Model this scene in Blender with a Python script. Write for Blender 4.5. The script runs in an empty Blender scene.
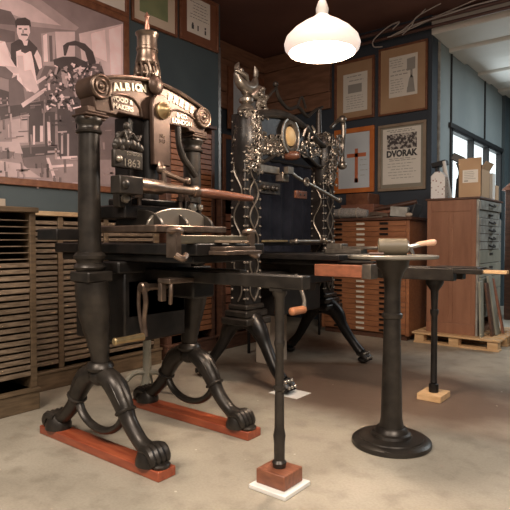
import bpy, bmesh, math, random
from mathutils import Vector, Matrix
random.seed(7)
C = bpy.context.scene.collection
PI = math.pi
OFF = {}          # world offset of every object built (name -> Vector)

# ------------------------------------------------------------------ materials
def nt(name):
    m = bpy.data.materials.new(name); m.use_nodes = True
    t = m.node_tree; b = t.nodes['Principled BSDF']
    return m, t, b
def rgb(c): return (c[0], c[1], c[2], 1)
def mat(name, col, rough=.5, metal=0., col2=None, scale=8., detail=6., bump=0., stretch=(1,1,1), spec=.5, lo=.35, hi=.65, rvar=0., coat=0.):
    m, t, b = nt(name); N = t.nodes; L = t.links
    b.inputs['Roughness'].default_value = rough; b.inputs['Metallic'].default_value = metal
    b.inputs['Specular IOR Level'].default_value = spec
    b.inputs['Coat Weight'].default_value = coat
    b.inputs['Base Color'].default_value = rgb(col)
    if col2 or bump or rvar:
        g = N.new('ShaderNodeNewGeometry'); mp = N.new('ShaderNodeMapping'); mp.inputs['Scale'].default_value = stretch
        no = N.new('ShaderNodeTexNoise'); no.inputs['Scale'].default_value = scale; no.inputs['Detail'].default_value = detail
        L.new(g.outputs['Position'], mp.inputs[0]); L.new(mp.outputs[0], no.inputs['Vector'])
        if col2:
            r = N.new('ShaderNodeValToRGB'); r.color_ramp.elements[0].position = lo; r.color_ramp.elements[1].position = hi
            r.color_ramp.elements[0].color = rgb(col); r.color_ramp.elements[1].color = rgb(col2)
            L.new(no.outputs['Fac'], r.inputs[0]); L.new(r.outputs[0], b.inputs['Base Color'])
        if rvar:
            mr = N.new('ShaderNodeMapRange'); mr.inputs['To Min'].default_value = rough - rvar; mr.inputs['To Max'].default_value = rough + rvar
            L.new(no.outputs['Fac'], mr.inputs['Value']); L.new(mr.outputs[0], b.inputs['Roughness'])
        if bump:
            bp = N.new('ShaderNodeBump'); bp.inputs['Strength'].default_value = bump; bp.inputs['Distance'].default_value = .01
            L.new(no.outputs['Fac'], bp.inputs['Height']); L.new(bp.outputs[0], b.inputs['Normal'])
    return m
def emis(name, col, s):
    m, t, b = nt(name); b.inputs['Base Color'].default_value = rgb(col)
    b.inputs['Emission Color'].default_value = rgb(col); b.inputs['Emission Strength'].default_value = s
    return m
IRON = mat('cast_iron', (.024,.020,.017), .36, .45, (.045,.037,.030), 14, 5, .10, rvar=.08)
IRON_B = mat('burnished_iron', (.15,.105,.080), .32, .8, (.24,.175,.135), 20, 5, .08, rvar=.06)
IRON_D = mat('black_iron', (.010,.009,.0085), .38, .4, (.022,.018,.016), 16, 5, .1)
CAPM = mat('brown_cast_iron', (.058,.034,.024), .40, .5, (.095,.058,.042), 9, 5, .10, rvar=.06)
IRON_S = mat('silvery_worn_iron', (.17,.145,.12), .32, .8, (.26,.23,.195), 20, 5, .08)
STEEL = mat('worn_steel', (.42,.40,.37), .33, .9, (.30,.28,.26), 18, 4, .03)
EDGE = mat('rubbed_bright_metal', (.40,.35,.29), .32, .8)
HOLD = mat('pale_card_label', (.72,.66,.55), .5)
GILT = mat('gilt_lettering', (.80,.72,.55), .45, .35)
BRASS = mat('dull_brass', (.50,.37,.19), .38, .85, (.36,.26,.14), 15)
MEDAL = mat('pale_gold_medallion', (.66,.44,.20), .45, .3)
STUD = mat('polished_stud_metal', (.62,.56,.48), .25, .85)
WOODH = mat('reddish_turned_wood', (.085,.032,.018), .32, 0, (.13,.052,.03), 12, 4, .02, (1,.2,1))
OAK = mat('waxed_orange_oak', (.22,.085,.038), .42, 0, (.30,.125,.055), 5, 8, .03, (1.2,6,9))
AGED = mat('aged_olive_metal', (.15,.13,.095), .4, .7, (.22,.19,.14), 15)
OAKD = mat('dark_stained_wood', (.06,.026,.016), .45, 0, (.11,.05,.03), 6, 6, .03, (2,2,8))
PANEL = mat('red_brown_plywood', (.20,.085,.045), .5, 0, (.26,.12,.066), 3, 8, .02, (5,5,.8))
CASEW = mat('aged_case_timber', (.085,.055,.030), .55, 0, (.15,.10,.056), 10, 7, .05, (4,.8,6))
CASEF = mat('pale_case_drawer_timber', (.22,.16,.11), .5, 0, (.11,.075,.047), 9, 8, .05, (5,1.4,9))
CASER = mat('reddish_case_timber', (.20,.08,.05), .5, 0, (.28,.12,.07), 8, 6, .04, (4,1,6))
TOPW = mat('pale_board_top', (.55,.40,.24), .5, 0, (.40,.27,.15), 6, 6, .03, (6,1,4))
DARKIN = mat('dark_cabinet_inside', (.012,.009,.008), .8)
REDW = mat('red_stained_timber', (.36,.085,.035), .36, 0, (.25,.05,.022), 6, 8, .04, (1.2,8,6), coat=.25)
MAHO = mat('brown_hardwood_block', (.17,.06,.032), .45, 0, (.25,.09,.046), 10, 6, .03, (2,8,4))
WHITE = mat('white_painted_board', (.75,.73,.69), .55)
PINE = mat('raw_pine', (.62,.41,.22), .6, 0, (.50,.31,.15), 6, 8, .04, (1.5,8,5))
TEALW = mat('blue_green_wall_paint', (.052,.074,.085), .62, 0, (.066,.092,.102), 2.0, 4, .03)
NAVY = mat('slate_blue_wall_paint', (.030,.040,.054), .65, 0, (.040,.052,.068), 2.0, 4, .03)
GREYW = mat('grey_blue_wall_paint', (.26,.31,.32), .6, 0, (.32,.37,.375), 2, 4, .02)
BOARD = mat('brown_boarding', (.17,.085,.05), .45, 0, (.25,.13,.078), 3, 8, .04, (1.5,1.5,9))
CEIL = mat('dark_brown_ceiling', (.12,.055,.042), .6, 0, (.16,.074,.056), 1.5, 5)
CEILW = mat('off_white_ceiling_panel', (.62,.60,.55), .7, 0, (.70,.68,.63), 2, 4)
FRAMEB = mat('brown_picture_frame', (.15,.06,.032), .35, 0, (.22,.095,.05), 7, 6, 0, (3,3,3))
FRAMEG = mat('grey_brown_picture_frame', (.25,.19,.135), .45, 0, (.32,.25,.18), 7, 6)
FRAMEO = mat('orange_picture_frame', (.62,.20,.05), .4, 0, (.52,.15,.035), 7, 6)
MATTAN = mat('tan_mount_board', (.40,.255,.15), .35, 0, (.45,.30,.18), 4, 6)
MATGRY = mat('grey_green_mount_board', (.27,.25,.20), .4)
MATCRM = mat('cream_mount_board', (.62,.53,.42), .45)
MATBRN = mat('brown_mount_board', (.17,.07,.04), .35, 0, (.21,.09,.05), 5, 5)
PAPER = mat('printed_paper', (.74,.71,.64), .5)
PAPERB = mat('blue_white_paper', (.58,.64,.68), .5)
INK = mat('print_ink', (.05,.05,.05), .6)
INKG = mat('grey_print_ink', (.33,.32,.29), .6)
INKR = mat('orange_print_ink', (.55,.16,.07), .6)
GREENP = mat('green_print', (.16,.22,.12), .5, 0, (.24,.28,.15), 5, 5)
CARD = mat('corrugated_cardboard', (.47,.31,.18), .75, 0, (.52,.35,.21), 5, 4)
STONE = mat('pale_stone', (.45,.37,.29), .75)
GREYM = mat('grey_paint_drawer', (.34,.34,.31), .5, .1, (.20,.19,.17), 14, 7, .05)
GREYD = mat('dark_grey_board', (.10,.105,.11), .6, 0, (.15,.15,.15), 6)
GREYG = mat('grey_green_weathered_board', (.20,.20,.16), .6, 0, (.28,.27,.22), 6)
BRISTLE = mat('grey_wool_bundle', (.24,.22,.20), .9, 0, (.38,.35,.32), 60, 6, .5)
ROLLER = mat('olive_grey_roller', (.13,.105,.07), .5, 0, (.17,.14,.095), 8)
BACKDROP = mat('navy_backdrop', (.008,.009,.018), .9, 0, (.015,.016,.028), 12)
CABLE = mat('grey_cable', (.40,.36,.33), .5)
PIPE = mat('dark_red_brown_pipe', (.11,.06,.05), .4, .2)
BLACK = mat('black_plastic', (.015,.015,.016), .45)
COPPER = mat('coppery_tip', (.52,.27,.2), .35, .8)

def dots_mat():
    m, t, b = nt('spotted_white_paper'); N = t.nodes; L = t.links
    g = N.new('ShaderNodeNewGeometry'); v = N.new('ShaderNodeTexVoronoi'); v.inputs['Scale'].default_value = 34
    r = N.new('ShaderNodeValToRGB'); r.color_ramp.elements[0].position = .22; r.color_ramp.elements[1].position = .3
    r.color_ramp.elements[0].color = (.30,.16,.16,1); r.color_ramp.elements[1].color = (.75,.74,.72,1)
    L.new(g.outputs['Position'], v.inputs['Vector']); L.new(v.outputs['Distance'], r.inputs[0]); L.new(r.outputs[0], b.inputs['Base Color'])
    return m
DOTS = dots_mat()
def halftone_mat():
    m, t, b = nt('engraving_print'); N = t.nodes; L = t.links
    g = N.new('ShaderNodeNewGeometry'); v = N.new('ShaderNodeTexNoise'); v.inputs['Scale'].default_value = 26; v.inputs['Detail'].default_value = 5
    r = N.new('ShaderNodeValToRGB'); r.color_ramp.elements[0].position = .48; r.color_ramp.elements[1].position = .56
    r.color_ramp.elements[0].color = (.06,.05,.05,1); r.color_ramp.elements[1].color = (.55,.52,.47,1)
    L.new(g.outputs['Position'], v.inputs['Vector']); L.new(v.outputs['Fac'], r.inputs[0]); L.new(r.outputs[0], b.inputs['Base Color'])
    return m
ENGR = halftone_mat()
def floor_mat():
    m, t, b = nt('stained_concrete'); N = t.nodes; L = t.links
    g = N.new('ShaderNodeNewGeometry')
    def noise(s, d, dist=0):
        n = N.new('ShaderNodeTexNoise'); n.inputs['Scale'].default_value = s; n.inputs['Detail'].default_value = d
        n.inputs['Distortion'].default_value = dist; L.new(g.outputs['Position'], n.inputs['Vector']); return n.outputs['Fac']
    def ramp(src, els):
        r = N.new('ShaderNodeValToRGB'); r.color_ramp.elements[0].position = els[0][0]; r.color_ramp.elements[0].color = rgb(els[0][1])
        r.color_ramp.elements[1].position = els[-1][0]; r.color_ramp.elements[1].color = rgb(els[-1][1])
        for p, c in els[1:-1]:
            e = r.color_ramp.elements.new(p); e.color = rgb(c)
        L.new(src, r.inputs[0]); return r.outputs[0]
    def mix(f, a, b_, mode='MIX'):
        x = N.new('ShaderNodeMix'); x.data_type = 'RGBA'; x.blend_type = mode
        for i, s in ((0, f), (6, a), (7, b_)):
            if isinstance(s, (int, float)): x.inputs[i].default_value = s
            elif isinstance(s, tuple): x.inputs[i].default_value = rgb(s)
            else: L.new(s, x.inputs[i])
        return x.outputs[2]
    base = ramp(noise(1.7, 8, .6), [(.3,(.27,.24,.19)),(.5,(.355,.315,.25)),(.7,(.43,.385,.31))])
    spots = ramp(noise(9, 10), [(.32,(.55,.53,.50)),(.5,(1,1,1))])
    c = mix(.42, base, spots, 'MULTIPLY')
    fine = ramp(noise(90, 4), [(.35,(.82,.82,.82)),(.6,(1,1,1))])
    c = mix(.6, c, fine, 'MULTIPLY')
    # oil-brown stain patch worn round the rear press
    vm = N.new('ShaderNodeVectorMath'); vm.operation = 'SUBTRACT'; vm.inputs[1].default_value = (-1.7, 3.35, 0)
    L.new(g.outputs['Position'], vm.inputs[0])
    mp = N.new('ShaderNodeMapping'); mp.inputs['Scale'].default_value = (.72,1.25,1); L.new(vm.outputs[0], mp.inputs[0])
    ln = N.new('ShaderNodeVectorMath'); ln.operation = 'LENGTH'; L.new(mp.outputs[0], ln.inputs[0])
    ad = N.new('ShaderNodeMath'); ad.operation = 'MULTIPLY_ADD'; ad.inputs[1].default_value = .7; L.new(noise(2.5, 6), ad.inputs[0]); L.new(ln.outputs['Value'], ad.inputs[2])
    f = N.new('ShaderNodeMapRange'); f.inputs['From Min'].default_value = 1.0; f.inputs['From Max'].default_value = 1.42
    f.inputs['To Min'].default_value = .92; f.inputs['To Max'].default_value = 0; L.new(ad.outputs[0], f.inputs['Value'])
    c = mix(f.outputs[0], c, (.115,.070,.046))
    # scattered crumbs of paper
    vo = N.new('ShaderNodeTexVoronoi'); vo.inputs['Scale'].default_value = 6; L.new(g.outputs['Position'], vo.inputs['Vector'])
    cr = ramp(vo.outputs['Distance'], [(.028,(1,1,1)),(.04,(0,0,0))])
    c = mix(cr, c, (.55,.5,.42))
    L.new(c, b.inputs['Base Color'])
    b.inputs['Roughness'].default_value = .52
    bp = N.new('ShaderNodeBump'); bp.inputs['Strength'].default_value = .15; bp.inputs['Distance'].default_value = .01
    L.new(noise(14, 8), bp.inputs['Height']); L.new(bp.outputs[0], b.inputs['Normal'])
    return m
FLOOR = floor_mat()

# ------------------------------------------------------------------ mesh builder
class MB:
    def __init__(s): s.bm = bmesh.new(); s.M = Matrix.Identity(4); s.m = 0
    def _add(s, ps, faces):
        vs = [s.bm.verts.new(s.M @ Vector(p)) for p in ps]
        for f in faces:
            try:
                fc = s.bm.faces.new([vs[i] for i in f]); fc.material_index = s.m
            except ValueError: pass
        return s
    def box(s, x0, x1, y0, y1, z0, z1):
        ps = [(x,y,z) for z in (z0,z1) for y in (y0,y1) for x in (x0,x1)]
        return s._add(ps, [(0,2,3,1),(4,5,7,6),(0,1,5,4),(2,6,7,3),(0,4,6,2),(1,3,7,5)])
    def obox(s, c, size, rot=(0,0,0)):
        from mathutils import Euler
        keep = s.M; s.M = keep @ Matrix.Translation(c) @ Euler(rot).to_matrix().to_4x4()
        a, b, d = [v/2 for v in size]; s.box(-a,a,-b,b,-d,d); s.M = keep; return s
    def lathe(s, prof, o, axis=(0,0,1), n=24, sx=1., sy=1.):
        """prof: (distance along axis, radius)"""
        a = Vector(axis).normalized(); u = a.orthogonal().normalized()
        if abs(a.z) > .99: u = Vector((1,0,0))
        v = a.cross(u); o = Vector(o); ps = []; fs = []
        for t, r in prof:
            for k in range(n):
                w = 2*PI*k/n; ps.append(o + a*t + u*(r*sx*math.cos(w)) + v*(r*sy*math.sin(w)))
        for i in range(len(prof)-1):
            for k in range(n):
                k2 = (k+1) % n; fs.append((i*n+k, i*n+k2, (i+1)*n+k2, (i+1)*n+k))
        fs.append(tuple(reversed(range(n)))); fs.append(tuple((len(prof)-1)*n+k for k in range(n)))
        return s._add(ps, fs)
    def cyl(s, p0, p1, r0, r1=None, n=16):
        p0 = Vector(p0); p1 = Vector(p1); d = p1-p0
        return s.lathe([(0,r0),(d.length, r0 if r1 is None else r1)], p0, d, n)
    def ball(s, c, r, sc=(1,1,1), n=12, h=7):
        ps = []; fs = []; c = Vector(c)
        for i in range(1, h):
            a = PI*i/h
            for k in range(n):
                w = 2*PI*k/n; ps.append(c + Vector((r*sc[0]*math.sin(a)*math.cos(w), r*sc[1]*math.sin(a)*math.sin(w), r*sc[2]*math.cos(a))))
        t = len(ps); ps += [c+Vector((0,0,r*sc[2])), c-Vector((0,0,r*sc[2]))]
        for i in range(h-2):
            for k in range(n): fs.append((i*n+k, (i+1)*n+k, (i+1)*n+(k+1)%n, i*n+(k+1)%n))
        for k in range(n):
            fs.append((t, k, (k+1)%n)); fs.append((t+1, (h-2)*n+(k+1)%n, (h-2)*n+k))
        return s._add(ps, fs)
    def tube(s, pts, rad, n=12, smooth=4, flat=(1,1), up=(0,0,1), closed=False):
        pts = [Vector(p) for p in pts]
        if isinstance(rad, (int,float)): rad = [rad]*len(pts)
        if smooth > 1 and len(pts) > 2:
            q = []; rr = []; m = len(pts)
            rng = range(m if closed else m-1)
            for i in rng:
                if closed: p0, p1, p2, p3 = pts[i-1], pts[i], pts[(i+1)%m], pts[(i+2)%m]; ra, rb = rad[i], rad[(i+1)%m]
                else: p0, p1, p2, p3 = pts[max(i-1,0)], pts[i], pts[i+1], pts[min(i+2,m-1)]; ra, rb = rad[i], rad[i+1]
                for k in range(smooth):
                    t = k/smooth
                    q.append(.5*((2*p1)+(-p0+p2)*t+(2*p0-5*p1+4*p2-p3)*t*t+(-p0+3*p1-3*p2+p3)*t**3))
                    tt = t*t*(3-2*t); rr.append(ra*(1-tt)+rb*tt)
            if not closed: q.append(pts[-1]); rr.append(rad[-1])
            pts, rad = q, rr
        ps = []; fs = []; m = len(pts); U = Vector(up); u = None
        for i, p in enumerate(pts):
            if closed: d = pts[(i+1)%m]-pts[i-1]
            else: d = pts[min(i+1,m-1)]-pts[max(i-1,0)]
            d.normalize()
            if u is None:
                u = d.cross(U)
                if u.length < .05: u = d.cross(Vector((1,0,0)))
            else: u = u - d*u.dot(d)
            u.normalize(); v = u.cross(d)
            for k in range(n):
                w = 2*PI*k/n; ps.append(p + u*(rad[i]*flat[0]*math.cos(w)) + v*(rad[i]*flat[1]*math.sin(w)))
        for i in range(m if closed else m-1):
            j = (i+1) % m
            for k in range(n): fs.append((i*n+k, i*n+(k+1)%n, j*n+(k+1)%n, j*n+k))
        if not closed: fs.append(tuple(range(n))); fs.append(tuple(reversed([(m-1)*n+k for k in range(n)])))
        return s._add(ps, fs)
    def prism(s, poly, axis, a, b):
        """poly of 2D points extruded from a to b along axis ('x': (y,z), 'y': (x,z), 'z': (x,y))"""
        f = {'x': lambda p,t: (t,p[0],p[1]), 'y': lambda p,t: (p[0],t,p[1]), 'z': lambda p,t: (p[0],p[1],t)}[axis]
        n = len(poly); ps = [f(p,a) for p in poly]+[f(p,b) for p in poly]
        fs = [tuple(range(n)), tuple(reversed(range(n,2*n)))]+[(i,(i+1)%n,n+(i+1)%n,n+i) for i in range(n)]
        return s._add(ps, fs)
    def torus(s, c, R, r, axis=(1,0,0), n=28, k=8, sy=1.):
        a = Vector(axis).normalized(); u = a.orthogonal().normalized(); v = a.cross(u)
        if abs(a.x) > .99: u, v = Vector((0,1,0)), Vector((0,0,1))
        pts = [Vector(c)+u*(R*math.cos(2*PI*i/n))+v*(R*sy*math.sin(2*PI*i/n)) for i in range(n)]
        return s.tube(pts, r, k, 1, closed=True, up=axis)
    def text(s, txt, size, M, depth=.004, align='CENTER', sx=1., fat=0.):
        cu = bpy.data.curves.new('t', 'FONT'); cu.body = txt; cu.size = size; cu.extrude = depth; cu.offset = fat; cu.resolution_u = 3; cu.align_x = align; cu.align_y = 'CENTER'
        o = bpy.data.objects.new('t', cu); C.objects.link(o)
        bpy.context.view_layer.update()
        me = bpy.data.meshes.new_from_object(o.evaluated_get(bpy.context.evaluated_depsgraph_get()))
        bpy.data.objects.remove(o); bpy.data.curves.remove(cu)
        s._add([M @ Vector((v.co.x*sx, v.co.y, v.co.z)) for v in me.vertices], [tuple(p.vertices) for p in me.polygons])
        bpy.data.meshes.remove(me); return s
    def build(s, name, mats, parent=None, bevel=0., base=None, sharp=35):
        bm = s.bm
        bmesh.ops.recalc_face_normals(bm, faces=bm.faces)
        if base is None and parent is None:
            xs = [v.co for v in bm.verts]
            base = Vector(((min(v.x for v in xs)+max(v.x for v in xs))/2, (min(v.y for v in xs)+max(v.y for v in xs))/2, min(v.z for v in xs)))
        off = Vector(base) if base is not None and parent is None else OFF[parent.name]
        for v in bm.verts: v.co -= off
        me = bpy.data.meshes.new(name); bm.to_mesh(me); bm.free()
        for m in (mats if isinstance(mats, (list,tuple)) else [mats]): me.materials.append(m)
        for p in me.polygons: p.use_smooth = True
        me.set_sharp_from_angle(angle=math.radians(sharp))
        o = bpy.data.objects.new(name, me); C.objects.link(o)
        if parent: o.parent = parent
        else: o.location = off
        OFF[o.name] = off.copy()
        if bevel:
            b = o.modifiers.new('bevel', 'BEVEL'); b.width = bevel; b.segments = 2; b.limit_method = 'ANGLE'; b.angle_limit = math.radians(40)
            b.harden_normals = False
        return o
def tag(o, label, cat, group=None):
    o['label'] = label; o['category'] = cat
    if group: o['group'] = group
    return o
def root(name, loc, label, cat, group=None):
    o = bpy.data.objects.new(name, None); C.objects.link(o); o.location = loc; o.empty_display_size = .1
    OFF[o.name] = Vector(loc); return tag(o, label, cat, group)
def struct(o): o['kind'] = 'structure'; return o
def copy_at(o, delta, name=None):
    c = o.copy(); C.objects.link(c); c.location = o.location + Vector(delta); OFF[c.name] = OFF[o.name] + Vector(delta)
    for ch in o.children:
        k = ch.copy(); C.objects.link(k); k.parent = c
    return c

# ================================================================== SETTING
XW = -3.75; XB = -4.42; YB = 5.75; XE = -2.13; YE = 8.9; ZC = 3.42; ZA = 3.20
XR = 3.6; Y0 = -2.2
struct(MB().box(-4.7, XR+.2, Y0-.2, YE+.3, -.1, 0).build('floor', FLOOR))
struct(MB().box(XW-.95, XW, Y0, 4.15, 0, ZC).build('wall_left', TEALW))
struct(MB().box(XB-.28, XB, 4.15, YB+.15, 0, ZC).build('wall_recess', NAVY))
w = MB().box(XB, XE, YB, YB+.14, 0, ZC); struct(w.build('wall_back', NAVY))
struct(MB().box(XE-.14, XE, YB+.14, 6.36, 0, ZC).build('wall_pier', GREYW))
# side-room wall with its opening for the long window
w = MB(); w.box(XE-.14, XE, 6.36, YE, 0, 1.32); w.box(XE-.14, XE, 6.36, YE, 2.34, ZC); w.box(XE-.14, XE, 8.62, YE, 1.32, 2.34)
struct(w.build('wall_side_room', GREYW))
struct(MB().box(XE, XR, YE, YE+.15, 0, ZC).build('wall_far', TEALW))
struct(MB().box(XR, XR+.15, Y0, YE, 0, ZC).build('wall_right', NAVY))
struct(MB().box(XW, XR, Y0-.15, Y0, 0, ZC).build('wall_front', NAVY))
struct(MB().box(-4.7, XR, Y0, 5.62, ZC, ZC+.12).build('ceiling', CEIL))
struct(MB().box(XE-2.5, XR, 5.62, YE+.2, ZC, ZC+.12).build('ceiling_side_room', CEIL))
# pale sloping soffit panels over the side room
pan = MB()
edges = [(5.72,3.21),(6.28,3.20),(6.86,3.20),(7.4,3.20),(7.95,3.20),(8.4,3.2),(YE,3.2)]
for i in range(len(edges)-1):
    y0, y1 = edges[i][0], edges[i+1][0]
    pan.box(XE, XR, y0+.012, y1-.012, ZA-.035*(i%2), ZC-.02)
struct(pan.build('trim_1', CEILW, bevel=.01))
# window in the side room: frame, frosted panes
wf = MB()
for y in (6.38, 7.2, 7.9, 8.58): wf.box(XE-.09, XE+.02, y-.03, y+.03, 1.32, 2.34)
wf.box(XE-.09, XE+.02, 6.36, 8.62, 1.32, 1.38); wf.box(XE-.09, XE+.02, 6.36, 8.62, 2.28, 2.34)
win = struct(wf.build('window_1', BLACK))
gl = emis('daylit_frosted_glass', (.80,.90,.92), 1.0)
MB().box(XE-.07, XE-.05, 6.40, 8.60, 1.38, 2.28).build('pane', gl, win)
bl = MB()
for y in (6.37, 7.74, 8.84): bl.box(XE, XE+.018, y-.012, y+.012, 2.36, 3.18)
bl.box(XE, XE+.03, 6.3, YE, 2.31, 2.365)
struct(bl.build('trim_2', BLACK))
struct(MB().box(XE-.002, XE+.05, 8.66, 8.9, 0, 3.19).build('trim_3', TEALW))
struct(MB().box(XE-.028, XE+.012, YB-.012, YB+.155, 0, 3.2).build('trim_4', NAVY))
struct(MB().box(XE-.004, XE+.03, 5.93, 5.96, 1.0, 3.18).build('trim_5', GREYM))
# brown boarded bulkhead in the recess corner
bb = MB()
zs = [2.99, 3.13, 3.27, 3.41]
for k, z in enumerate([2.60, 2.80, 3.0, 3.2]):
    bb.box(XB, XB+.05+.012*(k%2), 4.15, YB, z+.004, z+.20)
    bb.box(XB+.05, -3.36, YB-.05-.012*(k%2), YB, z+.004, z+.20)
struct(bb.build('trim_6', BOARD, bevel=.004))
struct(MB().box(XW-.03, XW+.006, 4.12, 4.156, 0, 2.98).build('trim_7', STEEL))

# ================================================================== PICTURES
def panelX(x, y0, y1, z0, z1):   # local (u,v,w) -> left-hand wall, facing +X
    return Matrix(((0,0,1,x),(1,0,0,y0),(0,1,0,z0),(0,0,0,1))), y1-y0, z1-z0
def panelY(y, x0, x1, z0, z1):   # facing -Y
    return Matrix(((1,0,0,x0),(0,0,-1,y),(0,1,0,z0),(0,0,0,1))), x1-x0, z1-z0
def framed(place, fw, fm, mm, paper, pm, label, depth=.03, group=None):
    """paper: (u0,u1,v0,v1) in metres inside the frame"""
    M, W, H = place
    r = root('framed_print', M @ Vector((W/2, 0, 0)), label, 'framed picture', group)
    f = MB(); f.M = M
    f.box(0, W, 0, fw, 0, depth); f.box(0, W, H-fw, H, 0, depth); f.box(0, fw, fw, H-fw, 0, depth); f.box(W-fw, W, fw, H-fw, 0, depth)
    f.build('frame', fm, r, .004)
    f = MB(); f.M = M; f.box(fw, W-fw, fw, H-fw, .002, .012); f.build('mount', mm, r)
    f = MB(); f.M = M; f.box(paper[0], paper[1], paper[2], paper[3], .012, .0145); pp = f.build('print', pm, r)
    return r, M, pp
def marks(M, r, name, mats, rects, texts=()):
    f = MB()
    for q in rects:
        f.M = M; f.m = q[4] if len(q) > 4 else 0; f.box(q[0], q[1], q[2], q[3], .0145, .016)
    f.M = Matrix.Identity(4)
    for txt, size, u, v, m, sx in texts:
        f.m = m; f.text(txt, size, M @ Matrix.Translation((u, v, .0155)), .0006, sx=sx, fat=.005)
    return f.build(name, mats, r)
def lines(u0, u1, v0, v1, n, rnd, h=.008, m=0):
    out = []
    for i in range(n):
        v = v1-(v1-v0)*i/max(n-1,1); a = rnd.uniform(0,.18)*(u1-u0); b = rnd.uniform(0,.2)*(u1-u0)
        u = u0+a
        while u < u1-b:
            w = rnd.uniform(.02,.06); out.append((u, min(u+w,u1-b), v, v+h, m)); u += w+.012
    return out
rr = random.Random(3)
YP = YB-.002
# DVORAK (lower right), notice print (upper right)
r, M, pp = framed(panelY(YP, -2.735, -2.175, 1.555, 2.305), .032, FRAMEG, MATGRY, (.055,.50,.075,.70), PAPER, 'grey-brown framed concert poster reading DVORAK under an engraving')
marks(M, pp, 'lettering', [INK, INKG], lines(.10,.45,.14,.30,6,rr,.006,1)+lines(.09,.46,.335,.355,2,rr,.008,1)+lines(.09,.46,.655,.675,2,rr,.008,1),
      [('DVORAK', .098, .278, .412, 0, .88)])
f = MB(); f.M = M; f.box(.105,.455,.465,.635,.0145,.016); f.build('engraving', ENGR, pp)
r, M, pp = framed(panelY(YP, -2.735, -2.165, 2.412, 3.172), .022, FRAMEB, MATTAN, (.125,.455,.19,.64), PAPER, 'tan framed print of a figure holding a placard, upper right of the back wall')
fig = MB()
def flat(mb, M, poly, m=0, d=.0162):
    mb.M = M; mb.m = m; mb.prism([(p[0],p[1]) for p in poly], 'z', .0145, d)
flat(fig, M, [(.335,.46),(.43,.47),(.43,.60),(.335,.59)], 1)
flat(fig, M, [(.375,.38),(.40,.38),(.40,.47),(.375,.47)], 1)
flat(fig, M, [(.345,.28),(.42,.28),(.41,.38),(.385,.41),(.36,.37)], 1)
flat(fig, M, [(.335,.22),(.43,.22),(.42,.285),(.34,.28)], 1)
fig.build('figure_drawing', [INK, INKG], pp)
marks(M, pp, 'lettering', [INK, INKG], lines(.13,.30,.52,.60,4,rr,.006,1)+lines(.13,.30,.24,.38,6,rr,.006,1)+lines(.13,.37,.43,.47,2,rr,.010,1))
# left pair
r, M, pp = framed(panelY(YP, -3.31, -2.785, 2.42, 3.13), .030, FRAMEB, MATTAN, (.115,.43,.10,.55), PAPER, 'tan framed pale print beside the glowing lamp on the back wall')
marks(M, pp, 'lettering', [INK, INKG], lines(.15,.40,.14,.28,6,rr,.005,1)+lines(.15,.40,.46,.51,2,rr,.009,1)+[(.18,.36,.32,.42,1)])
r, M, pp = framed(panelY(YP, -3.31, -2.785, 1.56, 2.325), .055, FRAMEO, PAPERB, (.07,.455,.07,.66), PAPERB, 'bright orange framed print with a rust-coloured cross')
marks(M, pp, 'cross_print', [INKR, INKG], [(.275,.315,.12,.52,0),(.17,.42,.42,.465,0),(.27,.32,.12,.17,0)]+lines(.33,.44,.2,.38,4,rr,.005,1))
# upper left-wall prints
r, M, pp = framed(panelX(XW+.002, 2.06, 2.965, 2.90, 3.36), .035, FRAMEB, PAPER, (.06,.84,.06,.42), PAPER, 'dark framed cream sheet above the large photograph')
r, M, pp = framed(panelX(XW+.002, 3.0, 3.53, 2.895, 3.395), .022, FRAMEB, MATCRM, (.09,.42,.11,.45), GREENP, 'framed green print in a cream mount above the finial')
r, M, pp = framed(panelX(XW+.002, 3.565, 4.10, 2.905, 3.40), .026, FRAMEB, MATBRN, (.10,.42,.10,.45), PAPER, 'framed sheet with three small black figures in a brown mount')
marks(M, pp, 'small_figures', [INK], [(.16,.19,.14,.18),(.165,.185,.18,.2),(.24,.255,.14,.19),(.34,.36,.13,.17),(.34,.36,.18,.2)]+lines(.14,.4,.25,.4,6,rr,.004,0))
# recess print
r, M, pp = framed(panelX(XB+.06, 4.95, 5.66, 2.36, 3.12), .09, FRAMEB, PAPERB, (.17,.60,.12,.62), PAPERB, 'red-brown framed print in the recess behind the ornate press')
f = MB(); flat(f, M, [(.17,.12),(.48,.12),(.44,.22),(.38,.2),(.35,.34),(.31,.34),(.29,.2),(.22,.18)], 0); f.build('bottle_drawing', [INK], pp)
r, M, pp = framed(panelX(XB+.06, 4.85, 5.5, 1.45, 2.28), .05, FRAMEB, NAVY, (.17,.5,.12,.72), TEALW, 'narrow brown framed dark panel low in the recess')

# ------------------------------------------------ the large press photograph
r = root('mounted_photograph', (XW, 1.7, 1.39), 'very large sepia photograph of an aproned printer at a hand press', 'photograph')
PY0, PY1, PZ0, PZ1 = .55, 2.965, 1.393, 2.90
f = MB()
fw = .05
f.box(XW+.001, XW+.03, PY0, PY1, PZ0, PZ0+fw); f.box(XW+.001, XW+.03, PY0, PY1, PZ1-fw, PZ1)
f.box(XW+.001, XW+.03, PY0, PY0+fw, PZ0+fw, PZ1-fw); f.box(XW+.001, XW+.03, PY1-fw, PY1, PZ0+fw, PZ1-fw)
f.build('frame', FRAMEB, r, .004)
def tone(v, n=''):   # sepia tone
    return (v*1.0, v*.76, v*.77)
TONES = []
for i, v in enumerate((.035,.085,.17,.30,.48,.74,.95)):
    c = tone(v); TONES.append(mat('sepia_print_%s' % 'abcdefg'[i], c, .45, 0, tuple(x*1.25+.01 for x in c), 9, 8, lo=.3, hi=.7))
ph = MB(); ph.box(XW+.001, XW+.012, PY0+fw, PY1-fw, PZ0+fw, PZ1-fw)
pic = ph.build('photo_sheet', TONES[3], r)
import math as _m
def toYZ(px, py):    # place of a traced feature on the photograph's plane
    return _pix(px, py, XW)
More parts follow.
